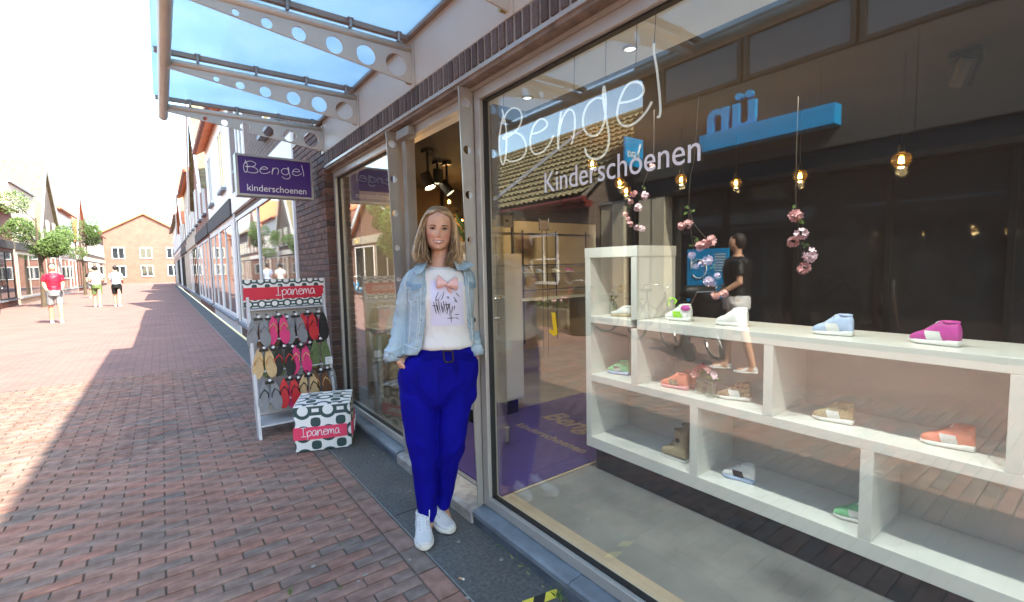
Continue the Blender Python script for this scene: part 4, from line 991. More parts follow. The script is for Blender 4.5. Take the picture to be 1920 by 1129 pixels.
# eyes, lashes, brows, mouth
M['eyewhite'] = nmat('eye_white', (.62, .56, .53), .3, 0, .03, 50); M['iris'] = nmat('grey_brown_iris', (.05, .045, .04), .2, 0, .2, 100); M['lash'] = nmat('dark_lash', (.02, .012, .009), .6, 0, .1, 50)
M['brow'] = nmat('brown_brow', (.10, .05, .028), .8, 0, .2, 200); M['teeth'] = nmat('teeth', (.74, .69, .63), .3, 0, .03, 50); M['lip'] = nmat('rose_lip', (.50, .17, .14), .4, 0, .08, 80); M['mouthdark'] = nmat('mouth_shadow', (.10, .02, .018), .7, 0, .1, 50)
def fpt(x, z, o=.001): return HW(x, face_y(x, z)-o, z)
for s in (-1, 1):
    ey = MB(); n = 12; top = []; bot = []
    for k in range(n+1):
        u = -1+2*k/n; x = s*.0315+.0135*u; top.append(fpt(x, .0015+.0036*(1-u*u)+.0008*u*s, .0012)); bot.append(fpt(x, .0015-.0030*(1-u*u)+.0008*u*s, .0012))
    for k in range(n): ey.quad(bot[k], bot[k+1], top[k+1], top[k])
    e = obj('eye', ey, M['eyewhite'], wo_, smooth=True)
    obj('iris', MB().loft([[fpt(s*.0315+.0050*q*math.cos(t), .0018+.0036*q*math.sin(t), .0016+.0006*(1-q)) for t in [k*math.pi/7 for k in range(14)]] for q in (1, .6, .1)]), M['iris'], e, smooth=True)
    obj('lash', MB().tube([fpt(s*.0315+.0150*u, .0018+.0042*(1-u*u)+.0010*u*s, .0022) for u in [-1+k/5 for k in range(11)]], lambda t: .0030*math.sin(math.pi*min(1, max(.15, t)))+.0007, 6).tube([fpt(s*.0315+.0135*u, .0012-.0034*(1-u*u), .0014) for u in [-1+k/4 for k in range(9)]], .0006, 5), M['lash'], e)
    bw = MB()
    rn = random.Random(5+s)
    for k in range(95):
        u = rn.random(); x = s*(.014+.034*u); z = .0150+.0042*math.sin(math.pi*min(1, u*1.0)*.75)-.003*max(0, u-.7)*3+rn.uniform(-.0030, .0030)*(1.2-u)
        bw.tube([fpt(x, z, .0008), fpt(x+s*.004, z+.0012*(1-2*u), .0018)], lambda t: .0010*(1.2-t), 4)
    obj('eyebrow', bw, M['brow'], wo_)
mo = MB(); lipu = MB(); lipl = MB(); te = MB(); n = 14; cu_ = []; cl_ = []; tu = []; tl_ = []
for k in range(n+1):
    u = -1+2*k/n; x = .0285*u; zc = -.0675+.0085*u*u
    a = fpt(x, zc+.0046*(1-u*u), .0015); b = fpt(x, zc-.0042*(1-u*u), .0015); cu_.append(a); cl_.append(b)
    tu.append(fpt(x*.86, -.0675+.0085*(u*.86)**2+.0046*(1-u**4), .0026)); tl_.append(fpt(x*.86, -.0675+.0085*(u*.86)**2-.0026*(1-u**4), .0026))
for k in range(n): mo.quad(cl_[k], cl_[k+1], cu_[k+1], cu_[k]); te.quad(tl_[k], tl_[k+1], tu[k+1], tu[k])
mth = obj('mouth', mo, M['mouthdark'], wo_, smooth=True); obj('teeth', te, M['teeth'], mth, smooth=True)
obj('upper_lip', MB().tube([p+HZv*.0014-HYv*.0002 for p in cu_], lambda t: .0006+.0015*math.sin(math.pi*t)**.7, 8), M['lip'], mth, smooth=True)
obj('lower_lip', MB().tube([p-HZv*.0020-HYv*.0002 for p in cl_], lambda t: .0006+.0022*math.sin(math.pi*t)**.7, 8), M['lip'], mth, smooth=True)
for s in (-1, 1): pass

# ---- hair: a cap and many tapered locks
hm = nmat('dark_blonde_hair', (.34, .225, .12), .42, 0, .25, 30, 0, 100, spec=.6)
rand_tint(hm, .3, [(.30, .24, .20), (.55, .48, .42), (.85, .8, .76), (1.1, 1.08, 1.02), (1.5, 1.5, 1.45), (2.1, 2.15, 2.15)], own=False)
hair = MB(); rv = []; rn = random.Random(11)
# scalp cap (behind the hairline)
rings = []
for z, a, f, b in interp_rows([r for r in tb if r[0] >= -.045], 3):
    rings.append([HW((a+.009)*math.cos(t), (b+.009)*math.sin(t) if math.sin(t) > 0 else (min(f+.006, (.045 if z < .085 else .085)))*math.sin(t)*max(0, min(1, (z+.02)/.05)), z+.006+(.006 if z > .09 else 0)) for t in [2*math.pi*k/40 for k in range(40)]])
cap_n = len(hair.f); hair.loft(rings); rv += [.30]*(len(hair.f)-cap_n)
def lock(pts, r0_, n=6, tone=None):
    k0 = len(hair.f); pp = smoothpath(pts, 5)
    hair.tube(pp, lambda t: r0_*(.55+.9*math.sin(math.pi*min(1, .12+t*.78)))*(1-.80*t**7), n, flat=.55); rv.extend([rn.random()*.98 if tone is None else max(0, min(.98, tone+rn.uniform(-.28, .28)))]*(len(hair.f)-k0))
for s in (-1, 1):
    N_ = 300
    for i in range(N_):
        t = (i/N_)**1.15; w = rn.random()**.8            # t: front..back of the parting, w: inner..outer layer
        yp = -.064+.150*t
        zt = .1175-3.4*min(0, yp+.012)**2*2.6-1.6*max(0, yp)**2
        fr_ = max(0, 1-t*3.2)
        root = (-.006+s*rn.uniform(.0, .005), yp, zt+rn.uniform(-.003, .003)+.006*w)
        J = lambda a: rn.uniform(-a, a)
        yb = -.030+.110*t
        # (inner, outer) half widths of the hair mass at falling heights
        def lay(i_, o_): return s*(i_+(o_-i_)*w)
        p1 = (s*(.030+.010*w), yp*.95-.006*fr_, zt-.006+.006*w-.010*fr_)
        p2 = (lay(.060-.006*fr_, .074), yb*.7-.026*fr_+J(.004), .072-.008*fr_+.008*w)
        p3 = (lay(.074, .093)+J(.002), yb-.012*fr_+J(.005), .020+J(.008))
        p4 = (lay(.076, .108)+J(.003), yb-.014*fr_+J(.006), -.040+J(.008))
        p5 = (lay(.066, .119)+J(.004), yb-.040*(1-t)*.8+J(.008), -.095+J(.010))
        p6 = (lay(.052, .118)+J(.006), yb-.052*(1-t)+J(.008), -.145+J(.010)-(.006 if s > 0 else 0))
        p7 = (lay(.046, .100)+J(.012), yb-.058*(1-t)+J(.008)-.004, -.182+J(.014)-(.010 if s > 0 else -.004)+.012*w)
        wv = rn.uniform(0, 6.28); am = .012
        pts = []
        for q, p in enumerate((root, p1, p2, p3, p4, p5, p6, p7)):
            a_ = am*max(0, q-2)/3; pts.append(HW(p[0]+a_*math.sin(wv+q*1.3), p[1]+a_*math.cos(wv+q*1.1), p[2]))
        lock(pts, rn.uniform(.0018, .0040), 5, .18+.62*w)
for i in range(120):    # back of the head, filling behind the neck
    u = rn.uniform(-1, 1); pts = []
    for q, (yy_, z_) in enumerate(((.02, .118), (.07, .095), (.105, .03), (.108, -.04), (.095, -.10), (.085, -.165))):
        pts.append(HW(u*(.02+.013*q)*1.15+rn.uniform(-.004, .004), yy_*(1-.25*u*u)+rn.uniform(-.004, .004), z_))
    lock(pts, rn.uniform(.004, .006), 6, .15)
ho = obj('hair', hair, hm, wo_, smooth=True)
at = ho.data.attributes.new('rnd', 'FLOAT', 'FACE'); at.data.foreach_set('value', rv)

# ---- white shirt
def fold(v, s1, s2, amp, seed=0):
    q = V((v.dot(RH)*s1, v.dot(AW)*s1, v.z*s2))+V((seed, seed*.7, seed*1.3)); return amp*(abs(noise.noise(q))*-2+.5+.5*noise.noise(q*2.1))
M['shirt'] = nmat('white_cotton', (.80, .76, .72), .85, 0, .02, 60, .15, 500)
sr = interp_rows([(803, 850, 500, .060, .165), (790, 864, 505, .085, .16), (778, 875, 514, .100, .155), (776, 878, 530, .110, .150), (779, 879, 560, .125, .145), (782, 880, 590, .112, .147), (786, 882, 620, .105, .148), (785, 886, 636, .120, .148), (782, 888, 645, .126, .148), (784, 887, 650, .118, .148)], 3)
sm = MB().loft([pring(a, b, c, d, dy=e, n=40, pw=.93) for a, b, c, d, e in sr]); sm = remeshed(sm, .0065, 2)
def shirt_d(v, n):
    f = max(0, min(1, (1.02-v.z)/.12)); base = fold(V((v.x, v.y, v.z+.5*(v-PO).dot(RH))), 8, 7, .0065)
    d = fold(V((v.x+v.z*.4, v.y, v.z)), 16, 5, .010)*f+base
    return d
displace(sm, shirt_d)
# hem dips in the middle: trim by raising the sides
sho = obj('shirt', sm, M['shirt'], wo_, smooth=True)
sbv = bvh_of(sm)
nk = [V(p) for p in pring(802.5, 849.5, 498, .060, dy=.150, n=36)]
nk = [p+UP*(-.016 if (p-(nk[0]+nk[18])/2).dot(AW) < 0 else .012)*abs((p-(nk[0]+nk[18])/2).dot(AW))/.060 for p in nk]
obj('neckband', MB().tube(nk+[nk[0]], .0065, 8, cap=False, flat=1.0), M['shirt'], sho, smooth=True)
ZO, ZS = (700, 370), 3.641
def zd(x, y, o=.0022, b=None): return drape(ZO[0]+x/ZS, ZO[1]+y/ZS, b or sbv, o)
def grid_patch(cn, nu, nv, off, bvh, thick=.0):
    m = MB(); idx = {}
    for j in range(nv+1):
        for i in range(nu+1):
            u, v = i/nu, j/nv; x = (1-v)*((1-u)*cn[0][0]+u*cn[1][0])+v*((1-u)*cn[3][0]+u*cn[2][0]); y = (1-v)*((1-u)*cn[0][1]+u*cn[1][1])+v*((1-u)*cn[3][1]+u*cn[2][1])
            idx[i, j] = len(m.v); m.v.append(zd(x, y, off, bvh))
    for j in range(nv):
        for i in range(nu): m.f.append((idx[i, j], idx[i, j+1], idx[i+1, j+1], idx[i+1, j])); m.mi.append(0)
    return m
M['lav'] = nmat('lavender_print', (.72, .69, .85), .7, 0, .02, 60); M['ink'] = nmat('black_ink', (.012, .010, .014), .6, 0, .1, 60); M['tulle'] = nmat('pink_tulle', (.86, .52, .47), .8, 0, .08, 90, .3, 200, sheen=.3)
obj('print_panel', grid_patch([(392, 572), (610, 578), (614, 872), (394, 878)], 18, 22, .0020, sbv), M['lav'], sho, smooth=True)
ink = [[(445,648),(428,690),(440,702),(466,660)],[(482,645),(470,690),(456,702)],[(500,690),(508,678),(516,690),(504,695)],[(404,738),(440,742)],[(412,712),(428,780),(436,795)],[(426,700),(440,770),(458,806)],[(446,700),(450,750),(462,790)],[(462,716),(468,762),(478,796)],
 [(478,706),(484,750),(496,790)],[(494,712),(502,760),(508,802)],[(520,722),(508,760),(500,796)],[(484,735),(520,730),(512,760)],[(540,742),(536,772),(530,800)],[(556,738),(550,768)],[(502,826),(566,821)],[(530,800),(530,832),(533,856)],[(556,800),(586,798)],[(562,820),(582,832)],[(545,682),(560,700),(574,722)],[(562,655),(588,682)],[(550,705),(572,716)],[(470,742),(478,772),(472,790)],[(520,745),(524,790),(516,812)],[(436,735),(446,780)]]
m = MB()
for st in ink:
    m.tube([zd(x, y, .0032) for x, y, _ in smoothpath([(a, b, 0) for a, b in st], 4)], lambda t: .0006+.0016*math.sin(math.pi*min(1, t+.12)), 5)
obj('ink_drawing', m, M['ink'], sho)
m = MB(); rn = random.Random(2)
kn = zd(503, 602, .014)
for s in (-1, 1):
    for lay in range(3):
        rg_ = []
        for q in range(7):
            u = q/6; w = (.006+.034*u*(1.25-u*.45))*(1-.1*lay); L_ = s*.046*u*(1+.1*lay)
            c_ = kn+RH*L_+UP*(.010*u+rn.uniform(-.002, .002)-(.006*u if s > 0 else -.004))-AW*(.006+.004*lay)
            rg_.append([c_+UP*w*math.cos(t)*(1+.16*math.cos(5*t+lay))+(-AW)*.010*math.sin(t)*(1+.4*math.sin(4*t)) for t in [2*math.pi*k/20 for k in range(20)]])
        m.loft(rg_)
m.ball(kn-AW*.014, .008, .007, .010)
m.loft([[kn+RH*x+UP*z-AW*.004+AW*dy_ for x, z in ((a, b), (a+w, b))  for dy_ in (0, .003)] for a, b, w in ((-.004, -.004, .012), (.002, -.030, .022), (.010, -.045, .012))])
obj('bow', m, M['tulle'], sho, smooth=True)

# ---- denim jacket
def denim():
    m = nmat('light_denim', (.33, .46, .54), .85, 0, .06, 9, .5, 500, col2=(.52, .62, .67), detail=9); return m
M['denim'] = denim(); M['denim_seam'] = nmat('denim_seam', (.62, .70, .73), .85, 0, .15, 120, .3, 500); M['denim_dark'] = nmat('denim_fold', (.24, .37, .47), .85, 0, .15, 60, .3, 500)
jr = interp_rows([(790, 862, 494, 799, 853, .066, .172), (779, 874, 499, 797, 860, .088, .168), (770, 882, 507, 796, 869, .108, .165), (764, 887, 520, 797, 872, .122, .162), (763, 888, 545, 798, 874, .134, .158), (765, 887, 575, 797, 877, .128, .158), (763, 888, 605, 795, 880, .124, .158), (759, 890, 635, 790, 884, .126, .158), (754, 892, 652, 785, 887, .130, .158), (752, 893, 659, 783, 888, .128, .158)], 4)
rings = []
for xl, xr, py, ol, orr, dep, dy in jr:
    a, b = Wp(xl, py, dy), Wp(xr, py, dy); c = (a+b)/2; hw = (b-a).length/2
    ml = (Wp(ol, py, dy-dep*.8)-c).dot(RH); mr = (Wp(orr, py, dy-dep*.8)-c).dot(RH)
    tl2 = math.acos(max(-.98, min(.98, ml/hw))); tr2 = math.acos(max(-.98, min(.98, mr/hw)))
    o_, i_ = [], []
    nA = 44; T0, T1 = tl2, 2*math.pi-tr2+0.0        # angles from front-left edge over the back to front-right edge
    for k in range(nA+1):
        t = T0+(T1-T0)*k/nA                          # measured with front at -sin
        th = t if True else 0
        # go left side first: angle grows through pi (left) to 2pi-...(right)
        ang = t
        x, y = math.cos(ang), math.sin(ang)
        # front is where y>0 in this sweep for t in (0,pi) -> flip so that it lies towards the camera
        o_.append(c+RH*hw*x-AW*(dep if y > 0 else dep)*y); i_.append(c+RH*(hw-.011)*x-AW*(dep-.011)*y)
    # sweep passes front-left -> left -> back -> right -> front-right needs two arcs of front: angle beyond 2pi
    rings.append((c, hw, dep, tl2, tr2))
jk = MB(); RR = []
for c, hw, dep, tl2, tr2 in rings:
    T0, T1 = tl2, 2*math.pi+tr2; o_, i_ = [], []; nA = 48
    for k in range(nA+1):
        t = T0+(T1-T0)*k/nA; x, y = math.cos(t), math.sin(t); o_.append(c+RH*hw*x-AW*dep*y); i_.append(c+RH*(hw-.011)*x-AW*(dep-.011)*y)
    RR.append(o_+i_[::-1])
jk.loft(RR)
sl_L = [(780, 515, .165, .038), (771, 524, .165, .041), (762, 545, .172, .0405), (756, 570, .185, .039), (752, 595, .195, .038), (749, 618, .18, .0395), (745, 640, .155, .038), (741, 655, .135, .043), (736, 666, .125, .052)]
sl_R = [(872, 513, .19, .042), (877, 524, .20, .043), (878, 545, .22, .042), (878, 575, .24, .040), (879, 600, .245, .040), (884, 622, .22, .040), (890, 642, .17, .036), (893, 655, .14, .038), (894, 661, .135, .041)]
for sl2 in (sl_L, sl_R):
    rr = interp_rows(sl2, 4); P_ = [Wp(a, b, c) for a, b, c, _ in rr]
    jk.tube(P_, lambda t, rr=rr: rr[min(len(rr)-1, int(round(t*(len(rr)-1))))][3], 20)
jm = remeshed(jk, .0055, 2)
cutL = Wp(741, 660, .135); 
def jd(v, n):
    elbow = math.exp(-((v.z-1.02)/.10)**2)
    side = 1 if abs((v-PO).dot(RH)) > .17 else .35
    return fold(V((v.x, v.y, v.z+.35*abs((v-PO).dot(RH)))), 8, 26, .009*side*(.5+elbow), 3)+fold(v, 20, 24, .0032, 7)
displace(jm, jd)
jo = obj('jacket', jm, M['denim'], wo_, smooth=True); jb = bvh_of(jm)
def seam(pts, r=.0024, mat='denim_seam', nm='seam'): return MB().tube([drape(x, y, jb, .0008) for x, y, _ in smoothpath([(a, b, 0) for a, b in pts], 4)], r, 5)
sm_ = MB()
for pts in ([(790, 512), (789, 560), (788, 600), (782, 650)], [(760, 540), (776, 541), (790, 541)], [(767, 545), (766, 560), (770, 566), (783, 562)], [(783, 560), (784, 600), (779, 648)], [(771, 566), (770, 600), (766, 645)],
            [(757, 645), (770, 651), (786, 655)], [(878, 520), (879, 560), (883, 600), (887, 645)], [(876, 536), (888, 540)], [(766, 512), (759, 530), (761, 548)]):
    obj('seam', seam(pts), M['denim_seam'], jo, smooth=True)
def patch(poly, off, thick, mat, nm, bvh, parent):
    cx = sum(p[0] for p in poly)/len(poly); cy = sum(p[1] for p in poly)/len(poly)
    top = [drape(x, y, bvh, off+thick) for x, y in poly]; low = [drape(x, y, bvh, off-.002) for x, y in poly]; m = MB(); n = len(poly)
    c1 = drape(cx, cy, bvh, off+thick+.001); m.add(top+low+[c1], [(i, (i+1) % n, 2*n) for i in range(n)]+[(n+i, n+(i+1) % n, (i+1) % n, i) for i in range(n)])
    return obj(nm, m, mat, parent, smooth=False)
patch([(763, 528), (790, 533), (790, 540), (781, 545), (776, 546), (764, 537)], .001, .004, M['denim_dark'], 'pocket_flap', jb, jo)
patch([(879, 528), (891, 530), (891, 539), (886, 541), (879, 537)], .001, .004, M['denim_dark'], 'pocket_flap', jb, jo)
bt = MB()
for x, y in ((778, 534), (793, 541), (792, 570), (790, 600), (787, 628), (783, 650), (884, 533), (729, 668)):
    p = drape(x, y, jb, .002); bt.ball(p, .0045, .003, .0045, 8)
obj('button', bt, M['chrome'], jo, smooth=True)
# collar flaps
for nm, pl_, th in (('collar', [(803, 488, .075), (797, 500, .055), (792, 512, .035), (779, 516, .045), (773, 506, .07), (777, 498, .11), (790, 488, .17)], 1), ('collar', [(848, 487, .075), (853, 498, .06), (858, 507, .05), (870, 507, .055), (890, 499, .10), (886, 492, .13), (866, 486, .17)], -1)):
    P_ = [Wp(*p) for p in pl_]; c_ = sum(P_, V())/len(P_)-AW*.008; m = MB(); n = len(P_); bk = [p+AW*.007 for p in P_]
    fr_ = [p-AW*.001 for p in P_]
    m.add(fr_+bk+[c_, c_+AW*.010], [(i, (i+1) % n, 2*n) for i in range(n)]+[((i+1) % n, i, n+i, n+(i+1) % n) for i in range(n)]+[(n+(i+1) % n, n+i, 2*n+1) for i in range(n)])
    m = remeshed(m, .004, 2); displace(m, lambda v, n: fold(v, 25, 25, .003)); obj('collar', m, M['denim'], jo, smooth=True)
# turned-back cuffs
for c_, r_, sx in (((729, 668), .046, -1), ((895, 658), .038, 1)):
    a = Wp(c_[0]+(8 if sx < 0 else -2), c_[1]-10, .13); b = Wp(c_[0]+(6 if sx < 0 else 0), c_[1]+8, .12)
    m = MB().tube([a, a*.5+b*.5, b, b+UP*.001], lambda t: r_*(.92+.14*t) if t < .9 else r_*.9, 22, cap=False)
    m2 = MB().tube([a, b], lambda t: r_*(.84+.10*t), 22, cap=False)
    for q in m2.f: pass
    n0 = len(m.v); m.merge(m2); displace(m, lambda v, n: fold(v, 20, 20, .006)); o = obj('cuff', m, M['denim'], jo, smooth=True)

# ---- trousers
M['blue'] = nmat('royal_blue_crepe', (.0035, .003, .25), .8, 0, .12, 8, .3, 500, spec=.12)
tr_ = MB()
wr = interp_rows([(792, 880, 641, .104, .15), (780, 886, 653, .114, .15), (766, 892, 664, .122, .15), (752, 896, 680, .124, .15), (746, 896, 700, .122, .15), (749, 894, 725, .116, .15), (752, 893, 748, .104, .15), (762, 885, 764, .07, .15)], 3)
tr_.loft([pring(a, b, c, d, dy=e, n=40, pw=.92) for a, b, c, d, e in wr])
for lg in ([(751, 822, 735, .100, .15), (753, 822, 770, .096, .145), (759, 821.5, 810, .088, .14), (767, 821.5, 850, .078, .135), (775, 819, 895, .070, .15), (780, 819, 935, .062, .165), (786, 819, 968, .054, .175), (787, 818, 973, .050, .175)],
           [(824, 889, 735, .100, .15), (823, 883, 770, .094, .135), (822.5, 876, 805, .084, .12), (822.5, 872, 828, .078, .115), (821.5, 872, 843, .076, .12), (820, 862, 862, .072, .15), (821, 857, 890, .066, .18), (820, 850, 922, .060, .215), (819, 843, 948, .052, .235), (819, 842, 951, .048, .235)]):
    tr_.loft([pring(a, b, c, d, dy=e, n=32, pw=.92) for a, b, c, d, e in interp_rows(lg, 3)])
tm_ = remeshed(tr_, .0055, 3)
def trd(v, n):
    h = math.exp(-((v.z-.78)/.10)**2); kn_ = math.exp(-((v.z-.47)/.09)**2)
    x = (v-PO).dot(RH)
    return fold(V((v.x, v.y, v.z-.9*abs(x-.02))), 7, 9, .0062*(.35+h+.9*kn_), 5)+fold(V((v.x, v.y, v.z*.35)), 13, 5, .0035, 9)
displace(tm_, trd)
to = obj('trousers', tm_, M['blue'], wo_, smooth=True); tbv = bvh_of(tm_)
M['blue_belt'] = nmat('blue_belt_cloth', (.003, .0025, .17), .8, 0, .1, 12, .2, 400, spec=.1)
def band(y0_, y1_, xs, off, th, n=20):
    m = MB(); top = []; bot = []
    for k in range(n+1):
        x = xs[0]+(xs[1]-xs[0])*k/n; sag = 5*math.sin(math.pi*k/n)*0; c = ((x-836)/52)**2*9
        top.append((x, y0_+c)); bot.append((x, y1_+c))
    A_ = [drape(x, y, tbv, off) for x, y in top]; B_ = [drape(x, y, tbv, off) for x, y in bot]; A2 = [drape(x, y, tbv, -.002) for x, y in top]; B2 = [drape(x, y, tbv, -.002) for x, y in bot]
    for k in range(n): m.quad(B_[k], B_[k+1], A_[k+1], A_[k]); m.quad(A_[k], A_[k+1], A2[k+1], A2[k]); m.quad(B2[k], B2[k+1], B_[k+1], B_[k])
    return m
obj('belt', band(656, 671, (792, 886), .005, .004), M['blue_belt'], to, smooth=True)
patch([(845, 668), (857, 671), (862, 690), (857, 704), (852, 696), (847, 682)], .004, .004, M['blue_belt'], 'belt_tail', tbv, to)
M['tort'] = nmat('tortoise_buckle', (.010, .006, .005), .35, 0, 0, 60, 0, 100, col2=(.03, .012, .006), spec=.3)
bk = [drape(x, y, tbv, .011) for x, y in ((831, 659), (845, 658), (848, 662), (849, 674), (846, 678), (835, 679), (832, 675))]
obj('buckle', MB().tube(bk+[bk[0], bk[1]], .0045, 8), M['tort'], to, smooth=True)
sm_ = MB()
for pts in ([(776, 668), (766, 672), (754, 690), (752, 702)], [(884, 664), (891, 672), (895, 686)], [(823, 690), (824, 720), (824, 750)], [(788, 668), (785, 700), (784, 730)], [(803, 960), (804, 972)]):
    obj('trouser_seam', MB().tube([drape(x, y, tbv, .0004) for x, y, _ in smoothpath([(a, b, 0) for a, b in pts], 4)], .0016, 5), M['blue_belt'], to, smooth=True)
obj('hem_zip', MB().tube([drape(805, 956, tbv, .002), drape(805, 965, tbv, .003), drape(804, 974, tbv, .003)], .0028, 6), M['white_vinyl'], to)
# watch and bracelet
M['leather'] = nmat('brown_leather', (.16, .05, .02), .5, 0, .1, 40)
def ringat(px, py, dy, r, tr, mat, nm):
    c = Wp(px, py, dy); ax = UP*.95+RH*.2; ax.normalize(); a = ax.orthogonal().normalized(); b = ax.cross(a)
    return obj(nm, MB().tube([c+a*r*math.cos(t)+b*r*math.sin(t) for t in [k*2*math.pi/24 for k in range(25)]], tr, 6, cap=False), mat, wo_, smooth=True)
ringat(745, 668, .115, .0255, .003, M['leather'], 'bracelet'); ringat(893, 664, .125, .0245, .004, M['chrome'], 'wrist_watch')

# ---- chunky white sneakers
def sneaker(heel, toe, name='shoe', w=.049, hgt=.085, mats=None, parent=None, label=None, chunky=1.0, laces=True, ankle=.030):
    """heel, toe: floor points. Returns the parent object (upper) with sole, laces, toe panel"""
    mats = mats or (M['shoe_white'], M['shoe_sole'], M['mesh_white'], M['shoe_white'])
    heel, toe = V(heel), V(toe); L_ = (toe-heel).length; f = (toe-heel)/L_; s = UP.cross(f)*-1; n = 22
    def sec(t, wm, z0_, z1_, pw=.75, nose=0):
        c = heel+f*(L_*t); return [c+s*wm*math.copysign(abs(math.cos(a))**pw, math.cos(a))+UP*((z0_+z1_)/2+(z1_-z0_)/2*math.copysign(abs(math.sin(a))**pw, math.sin(a))) for a in [2*math.pi*k/n for k in range(n)]]
    wid = [(.0, .45), (.03, .68), (.12, .80), (.3, .80), (.5, .84), (.7, 1.0), (.85, .94), (.95, .68), (1.0, .38)]
    th = .030*chunky*w/.049
    sole = MB().loft([sec(t, w*k*1.04, (.006 if t > .9 or t < .03 else 0)+.0004, th*(1.25 if t < .3 else 1.0)*(.85 if t > .9 else 1), .6) for t, k in interp_rows(wid, 2)])
    H_ = [(.0, .72), (.05, .92), (.15, 1.0), (.28, .98), (.42, .95), (.55, .76), (.7, .56), (.85, .46), (.95, .36), (1.0, .24)]
    up_ = MB()
    for i, (t, k) in enumerate(interp_rows(wid, 3)):
        pass
    R_ = []
    for t in [.012+q*.976/26 for q in range(27)]:
        def lk(T):
            for i in range(len(T)-1):
                if t <= T[i+1][0]: u = (t-T[i][0])/(T[i+1][0]-T[i][0]); return T[i][1]+(T[i+1][1]-T[i][1])*u
            return T[-1][1]
        R_.append(sec(t, w*lk(wid)*.93, th*.6, max(th+.01, hgt*lk(H_)), .80 if t > .55 else .95))
    up_.loft(R_); 
    o = obj(name, up_, mats[0], parent, smooth=True, bevel=0)
    if label: o['label'] = label
    obj('sole', sole, mats[1], o, smooth=True, bevel=.002)
    ub = BVHTree.FromPolygons(up_.v, up_.f)
    def on(t, u, off=.0015):      # point on top of the upper: t along, u across (-1..1)
        c = heel+f*(L_*t)+s*(w*.8*u)+UP*.3; h = ub.ray_cast(c, -UP, 1); return (h[0]+h[1]*off if h[0] else c-UP*.25)
    tp_ = MB(); g_ = {}
    for j in range(7):
        for i in range(9):
            t = .66+.22*j/6; u = (-1+2*i/8)*.62*(1-.25*(j/6)**2); g_[i, j] = len(tp_.v); tp_.v.append(on(t, u, .003))
    for j in range(6):
        for i in range(8): tp_.f.append((g_[i, j], g_[i+1, j], g_[i+1, j+1], g_[i, j+1])); tp_.mi.append(0)
    obj('toe_panel', tp_, mats[2], o, smooth=True)
    for sg_ in (-1, 1):
        ov = MB(); gg = {}
        for j in range(5):
            for i in range(7):
                t = .30+.30*i/6+.05*j/4; u_ = j/4; c = heel+f*(L_*t)+UP*(th+(hgt*.55-th)*u_)+s*sg_*w*2; h = ub.ray_cast(c, -s*sg_, 1); gg[i, j] = len(ov.v); ov.v.append((h[0] if h[0] else c-s*sg_*w)+s*sg_*.0018)
        for j in range(4):
            for i in range(6): ov.f.append((gg[i, j], gg[i+1, j], gg[i+1, j+1], gg[i, j+1])); ov.mi.append(0)
        obj('side_overlay', ov, mats[3], o, smooth=True)
    if laces:
        lc = MB()
        for i in range(5):
            t = .42+.055*i; q = .40
            lc.tube([on(t, -q, .001), on(t+.012, -.15, .005), on(t+.012, .15, .005), on(t, q, .001)], w*.085, 6)
            lc.tube([on(t, -q, .001), on(t+.035, .0, .004), on(t+.055, q, .001)], w*.06, 6)
        if w > .04:
            for i in range(5):
                for sg_ in (-1, 1): lc.mi += []; ee = on(.42+.055*i, sg_*.46, .001); eyel = obj('eyelet', MB().ball(ee, .0034, n=6), M['rubber'], o)
        k0 = on(.42, 0, .006)
        for sg_ in (-1, 1): lc.tube(smoothpath([k0, k0+s*sg_*w*.45+UP*.008*w/.049, k0+s*sg_*w*.60+f*w*.2-UP*.006*w/.049, k0+f*w*.1+UP*.002], 3), w*.045, 6)
        obj('lace', lc, mats[3], o, smooth=True)
    if ankle:
        c = heel+f*(L_*.20)+UP*(hgt*.93); obj('collar_lining', MB().tube([c+f*w*.75*math.cos(a)+s*w*.62*math.sin(a) for a in [2*math.pi*k/16 for k in range(17)]], w*.14, 8, cap=False), mats[0], o, smooth=True)
    return o
fl1, fl2 = atZ(797, 1034), atZ(846, 1001)
h1 = V((1.105, 2.385, 0)); h2 = V((1.165, 2.455, 0))
M['adult_upper'] = nmat('off_white_knit', (.66, .65, .63), .8, 0, .05, 200, .4, 500); M['adult_sole'] = nmat('cream_sole', (.66, .62, .56), .6, 0, .06, 40)
am_ = (M['adult_upper'], M['adult_sole'], M['mesh_white'], M['white_vinyl'])
sneaker(h1, h1+(fl1-h1).normalized()*.275, 'shoe', .050, .105, am_, wo_, chunky=1.25); sneaker(h2, h2+(fl2-h2).normalized()*.275, 'shoe', .050, .105, am_, wo_, chunky=1.25)

# ================================================================== SHOP CONTENTS
rn = random.Random(21)
# ---- bulbs
bl_ = [((1277, 337), 3.4, 'amber globe bulb glowing alone above the right blossom garland', 1), ((1162, 343), 3.3, 'clear globe bulb glowing under the vinyl lettering', 1), ((1174, 358), 3.5, 'amber globe bulb glowing just above the curved blossom garland', 1), ((1110, 307), 3.0, 'amber bulb glowing before the reflected tiled roof', 1), ((1380, 343), 4.0, 'amber bulb glowing near the dark back wall', 1),
       ((765, 352), 3.0, 'small bulb glowing at the edge of the open doorway', 0), ((842, 378), 4.4, 'bulb glowing against the beige side wall above her head', 0), ((866, 414), 4.6, 'low bulb glowing beside her hair', 0), ((857, 404), 5.0, 'faint bulb glowing beside the steel fin', 0), ((926, 366), 4.3, 'upper of two far bulbs at the window edge', 0), ((933, 393), 4.6, 'lower of two far bulbs at the window edge', 0), ((969, 394), 5.0, 'far bulb glowing before the beige side wall', 0), ((1500, 330), 3.6, 'bulb glowing far along the shop near the dark wall', 1), ((1690, 300), 3.2, 'bulb glowing at the near end of the shop', 1)]
